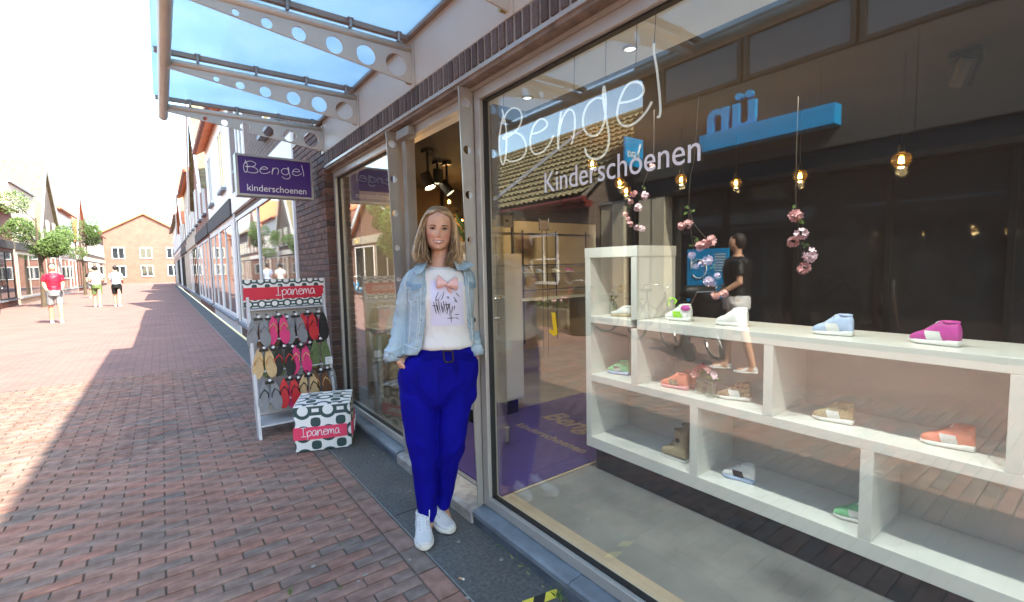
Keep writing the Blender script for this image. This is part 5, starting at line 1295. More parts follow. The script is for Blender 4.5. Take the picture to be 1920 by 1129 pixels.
for (px, py), X, lb, big in bl_:
    p = atX(px, py, X) if px > 900 else atY(px, py, min(X+.6, 5.6))
    r = .045 if big else .032
    t = thing('pendant_bulb', p, lb, 'lamp', 'round bulbs hanging in the shop')
    obj('glass_globe', MB().ball(p, r, n=16), M['lampglass'], t, smooth=True)
    f = MB()
    for k in range(4): a = k*math.pi/2; f.cyl(p+V((.010*math.cos(a), .010*math.sin(a), -.016)), p+V((.006*math.cos(a), .006*math.sin(a), .016)), .0022, 5)
    obj('filament', f, M['filament'], t)
    obj('socket', MB().cyl(p+V((0, 0, r*.9)), p+V((0, 0, r+.035)), .014, 10), M['blackmetal'], t)
    obj('cable', MB().cyl(p+V((0, 0, r+.03)), V((p.x, p.y, 2.53)), .0025, 5), M['rubber'], t)
    l = bpy.data.lights.new('bulb_light', 'POINT'); l.energy = .8 if big else .45; l.color = (1, .68, .36); l.shadow_soft_size = r*.6
    lo = bpy.data.objects.new('bulb_light', l); COL.objects.link(lo); lo.parent = t; lo.location = (0, 0, -r-.012)
# ---- track spotlights
def spot(p, target, label, power=60, size=.05, cone=70):
    p = V(p); d = (V(target)-p).normalized(); t = thing('track_spotlight', p, label, 'spotlight', 'track spotlights under the shop ceiling')
    obj('housing', MB().tube([p-d*.09, p-d*.085, p+d*.05, p+d*.055], lambda q: size if q > .2 else size*.8, 16, cap=False).tube([p-d*.09, p-d*.088], size*.8, 16), M['blackmetal'], t, smooth=False)
    obj('lamp_face', MB().tube([p+d*.03, p+d*.034], size*.9, 16), emit_mat('spot_face', (1, .85, .62), 12), t)
    obj('stem', MB().cyl(p, V((p.x, p.y, 2.50)), .012, 8).box(p.x-.03, p.y-.06, 2.49, p.x+.03, p.y+.06, 2.518), M['blackmetal'], t)
    l = bpy.data.lights.new('spot_light', 'SPOT'); l.energy = power; l.color = (1, .87, .70); l.spot_size = math.radians(cone); l.spot_blend = .5; l.shadow_soft_size = .04
    lo = bpy.data.objects.new('spot_light', l); COL.objects.link(lo); lo.parent = t; lo.location = d*.06; lo.rotation_euler = (-d).to_track_quat('Z', 'Y').to_euler()
p = atY(803, 345, 3.9); spot((p.x, 3.9, 2.22), (p.x+.4, 3.2, .3), 'black track spotlight hanging in the doorway above her head', 8)
p = atY(838, 350, 4.3); spot((p.x, 4.3, 2.25), (3.6, 3.4, .3), 'lit brass coloured track spotlight behind the steel fin', 8)
spot((4.3, 4.6, 2.30), (5.0, 5.9, 1.0), 'black spotlight lighting the beige side wall', 9, cone=120)
spot((3.4, .6, 2.40), (4.6, 1.6, .4), 'black spotlight over the dark middle of the shop', 8, cone=90)
spot((2.3, 4.3, 2.35), (2.2, 4.4, .3), 'black spotlight above the narrow window rack', 7, cone=100)
for i, yy in enumerate((2.05, 1.35, .65, -.05, -.8)):  # added downlights, put in only to brighten the display shelf
    t = thing('added_downlight', (1.66, yy, 2.37), ['added fill light in the bulkhead nearest the door', 'second added bulkhead fill light from the door', 'middle added fill light in the window bulkhead', 'fourth added bulkhead fill light from the door', 'added bulkhead fill light farthest from the door'][i], 'downlight', 'added fill lights in the window bulkhead')
    obj('trim_ring', MB().tube([V((1.66+.028*math.cos(a), yy+.028*math.sin(a), 2.367)) for a in [2*math.pi*k/20 for k in range(21)]], .006, 6, cap=False), M['alu'], t, smooth=True)
    obj('lens', MB().cyl((1.66, yy, 2.366), (1.66, yy, 2.369), .024, 18), M['downlight'], t)
    l = bpy.data.lights.new('added_fill_light', 'SPOT'); l.energy = 11; l.color = (.93, .97, 1); l.spot_size = math.radians(95); l.spot_blend = .6; l.shadow_soft_size = .035
    lo = bpy.data.objects.new('added_fill_light', l); COL.objects.link(lo); lo.parent = t; lo.location = (0, 0, -.012); lo.rotation_euler = V((-.42, 0, 1)).to_track_quat('Z', 'Y').to_euler()
# ---- clothes rail & shelves on the beige wall
sh = thing('wall_rail', (4.6, 5.75, 1), 'black metal rail with hooks and glass shelves on the beige side wall', 'rail')
m = MB()
for z in (1.05, 1.45, 1.95):
    m.cyl((3.7, 5.84, z), (6.1, 5.84, z), .010, 6)
for x in (3.8, 4.6, 5.3, 6.0): m.cyl((x, 5.86, .2), (x, 5.86, 2.0), .012, 6)
obj('tube', m, M['blackmetal'], sh)
obj('shelf_board', MB().box(3.8, 5.62, 1.30, 6.0, 5.87, 1.32), M['clearglass'], sh); obj('shelf_board', MB().box(3.8, 5.62, .9, 6.0, 5.87, .93), M['whiteboard'], sh)
for i, (x, c) in enumerate(((4.0, 'coral'), (4.25, 'shoe_white'), (4.6, 'leopard'), (4.85, 'skyblue'), (5.2, 'shoe_white'), (5.5, 'magenta'))):
    sneaker((x, 5.84, 1.322), (x, 5.66, 1.322), 'shelf_shoe', .032, .07, (M[c], M['shoe_sole'], M[c], M['shoe_white']), None, laces=False)
    o = bpy.data.objects[-1]
for i, o in enumerate([o for o in COL.objects if o.name.split('.')[0] == 'shelf_shoe']):
    tag(o, ['coral child shoe at the left end of the wall shelf', 'white child shoe second on the wall shelf', 'speckled child shoe on the wall shelf', 'pale blue child shoe on the wall shelf', 'white child shoe right of the pale blue one on the wall shelf', 'magenta child shoe at the right end of the wall shelf'][i], 'shoe', 'shoes on the wall shelf')
# hanging frame
q = atY(1020, 425, 5.2); fr2 = thing('sign_holder', q, 'small black U shaped sign holder on two rods before the beige wall', 'sign holder')
obj('holder', MB().tube([q+V((-.09, 0, .12)), q+V((-.09, 0, -.05)), q+V((.09, 0, -.05)), q+V((.09, 0, .12))], .008, 6), M['blackmetal'], fr2)
obj('rod', MB().cyl(q+V((-.04, 0, -.05)), V((q.x-.04, q.y, ZF)), .006, 6), M['blackmetal'], fr2); obj('rod', MB().cyl(q+V((.05, 0, -.05)), V((q.x+.05, q.y, ZF)), .006, 6), M['blackmetal'], fr2)
obj('card', MB().box(q.x-.08, q.y-.003, q.z-.04, q.x+.08, q.y+.003, q.z+.09), M['brownwall'], fr2)
q = atY(945, 415, 4.6); bx_ = thing('wall_speaker', q, 'small grey box with a dark mark on a black post inside the shop', 'speaker')
obj('housing', MB().box(q.x-.09, q.y-.05, q.z-.07, q.x+.09, q.y+.05, q.z+.07), M['signframe'], bx_, bevel=.006); obj('post', MB().cyl((q.x+.12, q.y, ZF), (q.x+.12, q.y, 2.5), .02, 8).cyl((q.x+.08, q.y, q.z), (q.x+.12, q.y, q.z), .015, 6), M['blackmetal'], bx_)
obj('mark', MB().box(q.x-.02, q.y-.054, q.z-.01, q.x+.03, q.y-.0505, q.z+.015), M['black'], bx_)
q = atY(866, 430, 4.4); pl2 = thing('house_plant', q, 'dark leafy plant peeking out behind her hair inside the shop', 'plant')
m = MB()
for (dx, dz, s_) in ((-.02, .08, 1), (.03, .02, .9), (.02, -.08, .9), (.06, -.02, .7), (-.03, -.02, .8)):
    c = q+V((dx, 0, dz)); a = V((.05*s_, 0, -.10*s_)); b = V((.035*s_, .01, .02*s_)); m.add([c-a, c-a*.3+b, c+a, c-a*.3-b, c-a*.3+V((0, -.012, 0))], [(0, 1, 4), (1, 2, 4), (2, 3, 4), (3, 0, 4)])
obj('leaf', m, M['darkleaf'], pl2); obj('stem', MB().tube([q+V((0, .01, .1)), q+V((.02, .01, -.1)), V((q.x, q.y+.02, 1.2))], .006, 5), M['twig'], pl2); obj('pot', MB().lathe([(.06, 1.06), (.09, 1.22), (.08, 1.22)], (q.x, q.y+.02, 0), 14), M['planter'], pl2)
st2 = thing('plant_stand', (q.x, q.y, ZF), 'slim white stand under the leafy plant', 'stand'); obj('column', MB().box(q.x-.1, q.y-.08, ZF+.001, q.x+.1, q.y+.12, 1.058), M['whiteboard'], st2, bevel=.003)
# ---- things in the left window
rk = thing('window_rack', (2.0, 4.1, ZF), 'slim black metal rack with glass shelves inside the far window', 'rack')
m = MB()
for x, y in ((1.9, 3.75), (1.9, 4.35), (2.3, 3.75), (2.3, 4.35)): m.cyl((x, y, ZF), (x, y, 1.75), .012, 6)
for z in (.5, 1.0, 1.48, 1.74): m.box(1.9, 3.74, z, 2.3, 3.76, z+.015).box(1.9, 4.34, z, 2.3, 4.36, z+.015).box(1.89, 3.76, z+.001, 1.91, 4.34, z+.014)
obj('frame', m, M['blackmetal'], rk)
for z in (.516, 1.016, 1.496): obj('glass_shelf', MB().box(1.915, 3.77, z, 2.29, 4.33, z+.008), M['clearglass'], rk)
wt = thing('window_table', (2.1, 5.0, ZF), 'small white table with a card inside the far window', 'table')
obj('table_top', MB().box(1.75, 4.7, .78, 2.4, 5.3, .82), M['whiteboard'], wt, bevel=.003)
for x, y in ((1.78, 4.73), (2.37, 4.73), (1.78, 5.27), (2.37, 5.27)): obj('leg', MB().box(x-.02, y-.02, ZF+.001, x+.02, y+.02, .779), M['whiteboard'], wt)
obj('card', MB().box(1.85, 4.9, .821, 2.05, 4.91, 1.05), M['white_vinyl'], wt)
pw = thing('partition_panel', (2.6, 5.55, ZF), 'pale grey green partition panel behind the far window', 'panel')
obj('panel', MB().box(1.56, 5.5, ZF+.001, 2.48, 5.58, 2.36), M['bulkhead'], pw)
nz = thing('neon_arrow', (1.6, 3.6, 1.5), 'white neon line sign with a peak low inside the far window', 'neon sign')
obj('letter_tube', MB().tube([atX(x, y, XG+.12) for x, y in ((762, 497), (757, 452), (768, 462), (777, 450))]+[], .006, 8), M['neon'], nz)

# ---- shoes on the display shelf
def kid(px, py, z, name, label, cols, X=2.36, L_=.155, ang=0.0, w=.031, h=.098, grp='children shoes on the display shelf', laces=True):
    p = atX(px, py, X); p.z = z; d = V((-math.sin(ang), math.cos(ang), 0))
    o = sneaker(p-d*L_/2, p+d*L_/2, name, w, h, cols, None, laces=laces)
    return tag(o, label, 'shoe', grp)
ZC, ZM, ZL = 1.1225, .7355, .3155
W_, S_ = M['shoe_white'], M['shoe_sole']
kid(1160, 705, ZM, 'mint_sneaker', 'mint green child sneaker in the left middle compartment of the display shelf', (M['green_t'], M['skyblue'], M['green_t'], M['chrome']), ang=.15, L_=.16)
kid(1265, 722, ZM, 'coral_sneaker', 'front coral child sneaker beside the two glass vases', (M['coral'], M['coral_sole'], M['coral'], M['leopard']), X=2.33, ang=.1, L_=.165)
kid(1283, 712, ZM, 'coral_sneaker', 'rear coral child sneaker half hidden behind its twin', (M['coral'], M['coral_sole'], M['coral'], M['leopard']), X=2.42, ang=-.1, L_=.165)
kid(1272, 592, ZC, 'colourful_sneaker', 'white child sneaker with lime cords and violet and magenta panels on the counter top', (W_, S_, M['violet'], M['lime']), X=2.36, ang=.1, L_=.16, h=.10)
o = [x for x in COL.objects if x.name.startswith('colourful_sneaker')][0]
c = atX(1285, 578, 2.345); obj('side_panel', MB().ball(c+V((0, 0, 0)), .016, .03, .016), M['magenta'], o, smooth=True); c2 = atX(1262, 570, 2.345); obj('cord', MB().tube(smoothpath([c2+V((0, .03, -.01)), c2+V((-.01, .02, .02)), c2+V((-.01, 0, .035)), c2+V((0, -.02, .02)), c2+V((-.005, -.01, .0))], 3), .006, 6), M['lime'], o, smooth=True)
kid(1372, 603, ZC, 'white_trainer', 'white child trainer with a pink mark at the middle of the counter top', (W_, S_, W_, W_), ang=.2, L_=.16)
kid(1376, 760, ZM, 'speckled_sneaker', 'white soled sneaker with brown leopard print on the middle shelf', (M['leopard'], S_, M['leopard'], W_), ang=.3, L_=.165)
kid(1385, 897, ZL, 'striped_sneaker', 'white and pale blue child sneaker in the bottom compartment', (W_, M['skyblue'], W_, M['blackmetal']), ang=.15, L_=.16)
kid(1165, 585, 1.1185, 'white_sandal', 'white and tan child shoe inside the shelf tower', (W_, M['bootcol'], W_, W_), X=2.34, ang=.2, L_=.14, h=.07)
kid(1560, 640, ZC, 'sky_blue_sneaker', 'pale blue child sneaker farther along the counter top', (M['skyblue'], S_, M['skyblue'], W_), ang=.1)
kid(1750, 690, ZC, 'rose_sneaker', 'deep magenta child sneaker at the near end of the counter top', (M['magenta'], S_, M['magenta'], W_), ang=-.2)
kid(1560, 850, ZM, 'tan_sneaker', 'tan speckled child sneaker alone on the middle shelf', (M['bootcol'], S_, M['bootcol'], W_), ang=.1)
kid(1770, 950, ZM, 'orange_sneaker', 'coral child sneaker at the near end of the middle shelf', (M['coral'], S_, M['coral'], W_), ang=.1)
kid(1600, 1040, ZL, 'green_sneaker', 'green child sneaker in a near bottom compartment', (M['green_t'], S_, M['green_t'], W_), ang=.2)
def rainboot(px, py, z, X, label, d):
    p = atX(px, py, X); p.z = z; t = thing('rain_boot', p, label, 'boot', 'speckled rain boots')
    m = MB(); R_ = []
    for s_, zz_, rx, rz in ((0, .175, .040, .036), (0, .12, .038, .034), (.0, .07, .040, .035), (.004, .045, .046, .034)):
        c = p+V((0, s_, zz_)); R_.append([c+V((rz*math.cos(a), rx*math.sin(a), 0)) for a in [2*math.pi*k/18 for k in range(18)]])
    m.loft(R_)
    R_ = [[p+V((w*math.cos(a), y, .012+h*(.5+.5*math.sin(a)))) for a in [2*math.pi*k/16 for k in range(16)]] for y, w, h in ((-.042, .022, .05), (-.03, .034, .07), (0, .038, .085), (.04, .035, .07), (.08, .037, .055), (.11, .030, .045), (.125, .014, .025))]
    m.loft(R_); m = remeshed(m, .004, 4)
    obj('shaft', m, M['bootcol'], t, smooth=True)
    obj('sole', MB().loft([[p+V((w*math.cos(a), y+l*math.sin(a)*0, zz_)) for y, w in ((-.045, .02), (-.03, .034), (.03, .034), (.09, .038), (.128, .018)) for a in (0,)]+[p+V((-w, y, zz_)) for y, w in ((.128, .018), (.09, .038), (.03, .034), (-.03, .034), (-.045, .02))] for zz_, l in ((.0005, 0), (.014, 0))]), M['shoe_sole'], t, bevel=.002)
    obj('badge', MB().cyl(p+V((-.0345, 0, .125)), p+V((-.040, 0, .125)), .013, 14), M['blackmetal'], t)
    obj('rim', MB().tube([p+V((.037*math.cos(a), .041*math.sin(a), .176)) for a in [2*math.pi*k/18 for k in range(19)]], .004, 6, cap=False), M['bootcol'], t)
rainboot(1277, 862, ZL, 2.34, 'speckled beige child rain boot standing in front in the bottom compartment', 1)
rainboot(1292, 852, ZL, 2.45, 'speckled beige child rain boot half hidden behind the divider', 1)

# ---- vases and blossoms
def flower_mb(m, c, r, rn, cup=.35, tilt=None, n=5):
    ax = V((rn.gauss(-.5, .6), rn.gauss(-.4, .6), rn.gauss(0, .6))).normalized() if tilt is None else V(tilt).normalized()
    a = ax.orthogonal().normalized(); b = ax.cross(a); ph = rn.random()*6
    for k in range(n):
        t = ph+k*2*math.pi/n; d = a*math.cos(t)+b*math.sin(t); s = a*-math.sin(t)+b*math.cos(t)
        p0, p1, p2, p3, p4 = c, c+d*r*.5-s*r*.36+ax*r*cup*.5, c+d*r*.98-s*r*.20+ax*r*cup, c+d*r*.98+s*r*.20+ax*r*cup, c+d*r*.5+s*r*.36+ax*r*cup*.5
        m.add([p0, p1, p2, p3, p4, c+d*r*.6+ax*r*cup*.3], [(0, 1, 5), (1, 2, 5), (2, 3, 5), (3, 4, 5), (4, 0, 5)])
def blossom(c, r, mat, parent, rn):
    m = MB()
    for _ in range(int(12+r*200)):
        d = V((rn.gauss(0, 1), rn.gauss(0, 1), rn.gauss(0, 1))).normalized(); flower_mb(m, c+d*r*.62*rn.uniform(.6, 1), r*.42, rn, .4, d+V((-.3, -.2, 0)))
    return obj('blossom', m, mat, parent)
S5 = 4.033
def g5(x, y, X=1.85): return atX(1120+x/S5, 280+y/S5, X)
for name, label, XX, bl, stem, lv in (
    ('blossom_garland', 'curved string of pink cherry blossoms hanging behind the vinyl lettering', 1.85,
     [(415,135,26,0),(275,335,30,0),(362,352,34,1),(250,400,26,0),(305,442,32,1),(212,490,25,0),(232,528,20,0),(248,566,26,0),(300,592,26,1),(335,600,28,1)],
     [[(430, -300), (425, 60), (400, 130), (350, 260), (345, 330), (290, 345), (250, 400), (245, 470), (215, 490), (235, 560), (330, 600)]], [(350,290),(240,440),(325,575),(450,150)]),
    ('blossom_branch', 'long thin branch with pink blossom clusters hanging before the blue posters', 1.80,
     [(640,580,30,0),(685,565,32,0),(775,735,34,0),(820,715,34,0),(868,690,38,0),(715,800,30,1),(745,885,22,1),(785,868,24,1),(835,835,38,1),(840,1000,38,1),(880,1010,26,1),(905,955,24,1),(895,1105,30,0),(955,1095,28,0)],
     [[(770, -400), (735, 60), (705, 200), (692, 400), (690, 500), (705, 600), (725, 740), (760, 900)], [(692, 440), (730, 560), (800, 650), (850, 700)], [(760, 900), (850, 950), (900, 1000), (900, 1080)]], [(675,448),(712,470),(665,495),(745,670),(710,735),(745,700),(872,885),(890,905),(905,990)]),
    ('blossom_branch', 'blossom branch hanging farther along the window towards the near end', 1.80,
     [(1500,500,40,0),(1540,640,36,1),(1480,700,34,0),(1600,800,44,1),(1560,900,36,0)], [[(1520, -400), (1500, 300), (1520, 600), (1560, 900)]], [(1500,420),(1530,560),(1570,720)])):
    t = thing(name, g5(stem[0][5 if len(stem[0]) > 5 else 2][0], stem[0][2][1], XX), label, 'garland', 'blossom garlands hanging in the window')
    m = MB()
    for st in stem: m.tube(smoothpath([g5(x, y, XX) for x, y in st], 4), .0016, 5)
    obj('stem', m, M['twig'], t, smooth=True)
    for x, y, r, k in bl: blossom(g5(x, y, XX), r/S5/880*1.95*1.35, [M['petal'], M['petal2']][k], t, rn)
    for x, y in lv:
        c = g5(x, y, XX); m = MB()
        for q in range(3):
            a = V((rn.gauss(0, .5), rn.gauss(0, 1), rn.gauss(.4, .8))).normalized()*.016; b = a.cross(V((-1, .3, 0))).normalized()*.006; m.add([c, c+a*.5+b, c+a, c+a*.5-b], [(0, 1, 2, 3)])
        obj('leaf', m, M['leaf'], t)
def vase(px, py, X, z, h, r, label, fl):
    p = atX(px, py, X); p.z = z; t = thing('glass_vase', p, label, 'vase', 'small glass vases with flowers')
    obj('vessel', MB().lathe([(r*.8, .0005), (r, .01), (r, h*.7), (r*.7, h*.85), (r*.8, h), (r*.7, h), (r*.6, h*.85), (r*.88, h*.68), (r*.88, .014), (.001, .012)], p, 18, cap=False), M['clearglass'], t, smooth=True)
    for dx, dy, dz, rr_, mt_ in fl:
        e = p+V((dx, dy, dz)); obj('stem', MB().tube([p+V((0, 0, .015)), p+V((0, 0, h)), e], .0018, 5), M['leaf'], t)
        m = MB()
        for _ in range(5): flower_mb(m, e+V((rn.gauss(0, .2)*rr_, rn.gauss(0, .2)*rr_, rn.gauss(0, .2)*rr_)), rr_, rn, .5, V((-1, -.6, .5)))
        obj('flower_head', m, M[mt_], t)
    m = MB()
    for _ in range(5):
        c = p+V((rn.uniform(-.02, .02), rn.uniform(-.03, .03), h+rn.uniform(.01, .05))); a = V((rn.gauss(0, .4), rn.gauss(0, 1), rn.gauss(.5, .5))).normalized()*.025; b = a.cross(V((-1, .3, 0))).normalized()*.008; m.add([c, c+a*.5+b, c+a, c+a*.5-b], [(0, 1, 2, 3)])
    obj('leaf', m, M['leaf'], t)
vase(1312, 738, 2.33, ZM, .075, .026, 'left glass vase with deep rose flowers on the middle shelf', [(0, .01, .13, .02, 'petal3'), (0, .03, .10, .02, 'petal'), (0, -.01, .15, .016, 'petal3')])
vase(1333, 742, 2.31, ZM, .085, .026, 'right glass vase with a pink flower and green leaves on the middle shelf', [(0, -.02, .12, .018, 'petal2'), (0, .015, .15, .016, 'petal')])
vase(1150, 590, 2.42, 1.1185, .085, .028, 'glass vase with pink and cream flowers inside the shelf tower', [(0, .05, .19, .030, 'petal2'), (0, .035, .12, .024, 'petal'), (0, -.02, .15, .032, 'bulkhead'), (0, -.07, .16, .026, 'yellowwin')])

# ================================================================== OUTSIDE THE SHOP
# ---- purple projecting sign
sy = 5.0; a, b = atY(584, 303, sy), atY(584, 374, sy); wd = .66
ps = thing('purple_sign', (b.x, sy, b.z), 'purple box sign with white script and a grey frame jutting from the brick pier', 'sign')
obj('box', MB().box(a.x-wd, sy, b.z, a.x-.001, sy+.12, a.z), M['purple'], ps)
fr3 = MB(); t_ = .016
fr3.box(a.x-wd-.004, sy-.010, b.z-.004, a.x+.004, sy+.13, b.z+t_).box(a.x-wd-.004, sy-.010, a.z-t_, a.x+.004, sy+.13, a.z+.004).box(a.x-wd-.0038, sy-.0095, b.z+t_, a.x-wd+t_, sy+.129, a.z-t_).box(a.x-t_, sy-.0095, b.z+t_, a.x+.0038, sy+.129, a.z-t_)
obj('frame', fr3, M['signframe'], ps)
obj('arm', MB().cyl((a.x, sy+.06, b.z+.1), (XW+.02, sy+.06, b.z+.1), .014, 8).cyl((a.x, sy+.06, a.z-.1), (XW+.02, sy+.06, a.z-.1), .014, 8), M['signframe'], ps)
allp = [gl(*p) for st in strokes for p in st]; ymin = min(-p.y for p in allp); ymx = max(-p.y for p in allp)
def sgn(zx, zy):
    p = gl(zx, zy); u = (-p.y-ymin)/(ymx-ymin); base = 1.93-.115*u; return V((a.x-wd+.06+u*(wd-.14), sy-.004, b.z+.185+(p.z-base)*.40-.03*u))
for st in strokes: obj('script_stroke', MB().tube(smoothpath([sgn(*p) for p in st], 3), .0032, 5), M['white_vinyl'], ps)
tm = text_mb('kinderschoenen', .088, ((0, sy-.003, b.z+.045), (1, 0, 0), (0, 0, 1), (0, -1, 0)), .003)
wx = max(v.x for v in tm.v)
for v in tm.v: v.x = a.x-.065-(1-v.x/wx)*(wd-.14)
obj('lettering', tm, M['white_vinyl'], ps)

# ---- small handwriting for the printed bands
HW_ = {'I': [[(0,1),(.5,1)],[(.25,1),(.25,0)],[(0,0),(.5,0)]], 'p': [[(0,.55),(.05,-.45)],[(.03,.35),(.2,.6),(.42,.5),(.42,.2),(.2,.02),(.03,.12)]], 'a': [[(.42,.5),(.2,.62),(.02,.35),(.1,.03),(.3,.1),(.42,.5),(.42,.1),(.55,0)]],
       'n': [[(0,.6),(.03,0),(.1,.4),(.3,.62),(.4,.4),(.42,.05),(.55,0)]], 'e': [[(.05,.3),(.35,.4),(.38,.55),(.2,.62),(.03,.35),(.12,.03),(.3,0),(.5,.12)]], 'm': [[(0,.6),(.03,0),(.1,.4),(.22,.6),(.3,.4),(.32,.05),(.38,.4),(.52,.6),(.6,.35),(.62,.05),(.72,0)]]}
ADV = {'I': .62, 'p': .52, 'a': .56, 'n': .56, 'e': .5, 'm': .74}
def handword(word, O, A_, B_, size, r):
    m = MB(); x = 0; O, A_, B_ = V(O), V(A_), V(B_)
    for ch in word:
        for st in HW_[ch]:
            m.tube(smoothpath([O+A_*(x+px_)*size+B_*py_*size for px_, py_ in st], 3), r, 5)
        x += ADV[ch]
    return m
# ---- patterned pouf
C0 = atZ(553, 851); C1 = atZ(661, 838); fdir = (C1-C0); wdt = fdir.length; fx = fdir/wdt; bk_ = V((-fx.y, fx.x, 0)); bk_ = bk_ if bk_.y > 0 else -bk_
hp = .372; cen = C0+fx*wdt/2+bk_*.215
po = thing('patterned_pouf', cen, 'square pouf with black and white wave print and a pink band on the paving', 'pouf')
m = MB(); nx = 8
def cube_grid(c, ax, ay, az, n, bulge):
    m = MB(); uv = []
    ax, ay, az = V(ax), V(ay), V(az)
    for (N_, U, Vv) in ((-ay, ax, az), (ay, -ax, az), (ax, ay, az), (-ax, -ay, az), (az, ax, ay)):
        for j in range(n):
            for i in range(n):
                q = []; uq = []
                for (di, dj) in ((0, 0), (1, 0), (1, 1), (0, 1)):
                    u = -1+2*(i+di)/n; v = -1+2*(j+dj)/n
                    p = c+N_+U*u+Vv*v; p = p+N_.normalized()*bulge*(1-u*u)*(1-v*v)
                    e = p-c; k = [e.dot(x.normalized())/x.length for x in (ax, ay, az)]
                    s_ = 1-.012*(abs(k[0])**8+abs(k[1])**8+abs(k[2])**8)
                    q.append(c+e*s_); uq.append((u*U.length+N_.x*3.1, v*Vv.length+N_.y*1.7))
                m.quad(*q); uv += uq
    return m, uv
m, uv = cube_grid(cen+UP*(hp/2+.002), fx*wdt/2, bk_*.215, UP*hp/2, 10, .012)
po_ = obj('cover', m, M['pattern'], po, smooth=False)
ul = po_.data.uv_layers.new(name='UVMap'); ul.data.foreach_set('uv', [c for q in uv for c in q])
pp = MB()
for (A_, B_, s_) in ((C0, fx, 1), (C0+fx*wdt, bk_, 1)):
    nrm = -bk_ if B_ is fx else fx; L2 = wdt if B_ is fx else .43
    c0 = A_+nrm*.0145; R_ = []
    for k in range(9):
        u = (k/8)*(.93 if B_ is fx else .98)-.01*(B_ is fx); bl = .001-.011*(2*u-1)**2
        for_ = c0+B_*L2*u+nrm*bl; R_.append([for_+UP*z+nrm*w for z, w in ((.105, 0), (.205, 0), (.205, -.006), (.105, -.006))])
    pp.loft(R_)
obj('pink_band', pp, M['pinkband'], po)
obj('band_lettering', handword('Ipanema', C0+fx*.055-bk_*.0185+UP*.135, fx, UP, .072, .0033), M['white_vinyl'], po, smooth=True)
obj('side_lettering', handword('Ipanema', C0+fx*(wdt+.0185)+bk_*.05+UP*.135, bk_, UP, .070, .0033), M['white_vinyl'], po, smooth=True)
pp = MB(); tt_ = [C0+fx*.006+bk_*.006, C0+fx*(wdt-.006)+bk_*.006, C0+fx*(wdt-.006)+bk_*.424, C0+fx*.006+bk_*.424]
pp.tube([p+UP*(hp-.001) for p in tt_]+[tt_[0]+UP*(hp-.001)], .0045, 6, cap=False); obj('piping', pp, M['shoe_white'], po)

# ---- sandal rack
RX0, RX1, RY = .60, 1.245, 4.78
rk2 = thing('sandal_rack', ((RX0+RX1)/2, RY, 0), 'white display rack with patterned pink header against the brick pier', 'rack')
M['rackwhite'] = nmat('grey_white_rack', (.55, .54, .56), .5, .1, .06, 8)
def slant(z): return RY-.30*(1.36-z)/1.36*1.0
for x in (RX0, RX1):
    obj('side_post', MB().loft([[(x-.012, slant(0)-.02, .001), (x+.012, slant(0)-.02, .001), (x+.012, slant(0)+.10, .001), (x-.012, slant(0)+.10, .001)], [(x-.012, RY-.02, 1.36), (x+.012, RY-.02, 1.36), (x+.012, RY+.03, 1.36), (x-.012, RY+.03, 1.36)]]), M['rackwhite'], rk2, bevel=.002)
hdr = MB().box(RX0-.03, RY-.045, 1.125, RX1+.01, RY-.022, 1.375); ho_ = obj('header_board', hdr, M['pattern_s'], rk2)
ul = ho_.data.uv_layers.new(name='UVMap'); me = ho_.data
for lp in me.loops: co = me.vertices[lp.vertex_index].co; ul.data[lp.index].uv = (co.x, co.z)
obj('header_band', MB().box(RX0-.031, RY-.050, 1.195, RX1+.002, RY-.0455, 1.305), M['red'], rk2)
obj('header_lettering', handword('Ipanema', (RX0+.23, RY-.052, 1.228), (1, 0, 0), (0, 0, 1), .085, .0036), M['white_vinyl'], rk2, smooth=True)
obj('header_edge', MB().box(RX1+.0105, RY-.047, 1.125, RX1+.022, RY-.020, 1.375), M['rackwhite'], rk2)
m = MB().box(RX0+.012, RY+.035, .12, RX1-.012, RY+.042, 1.17); obj('back_board', m, M['rackwhite'], rk2)
for z in (1.10, .83, .56, .30, .10):
    obj('shelf_rail', MB().box(RX0+.012, slant(z)-.01, z, RX1-.012, RY+.03, z+.012).cyl((RX0, slant(z)-.01, z+.006), (RX1, slant(z)-.01, z+.006), .008, 8), M['rackwhite'], rk2)
M['fgrey'] = nmat('grey_flip_flop', (.24, .25, .27), .5, 0, .1, 40); M['fred'] = nmat('red_flip_flop', (.62, .03, .04), .45, 0, .08, 40); M['fblack'] = nmat('black_flip_flop', (.015, .015, .016), .4, 0, .1, 40)
M['fpink'] = nmat('pink_flip_flop', (.72, .04, .20), .45, 0, .08, 40); M['fgreen'] = nmat('olive_flip_flop', (.13, .18, .07), .5, 0, .1, 40); M['fbeige'] = nmat('beige_flip_flop', (.60, .42, .22), .5, 0, .1, 40); M['fbrown'] = nmat('brown_flip_flop', (.16, .07, .035), .5, 0, .1, 40); M['gold'] = nmat('tan_strap', (.62, .36, .16), .4, 0, .1, 40)
def footshape(n=26):
    o = []
    for k in range(n):
        t = 2*math.pi*k/n; y = math.cos(t); x = math.sin(t)
        w = .043+.012*y+(-.006 if abs(y) < .35 else 0)*(1 if x > 0 else .2); o.append((x*w, -y*.135))
    return o            # toe towards -y (hanging down: heel up is the hanger) 
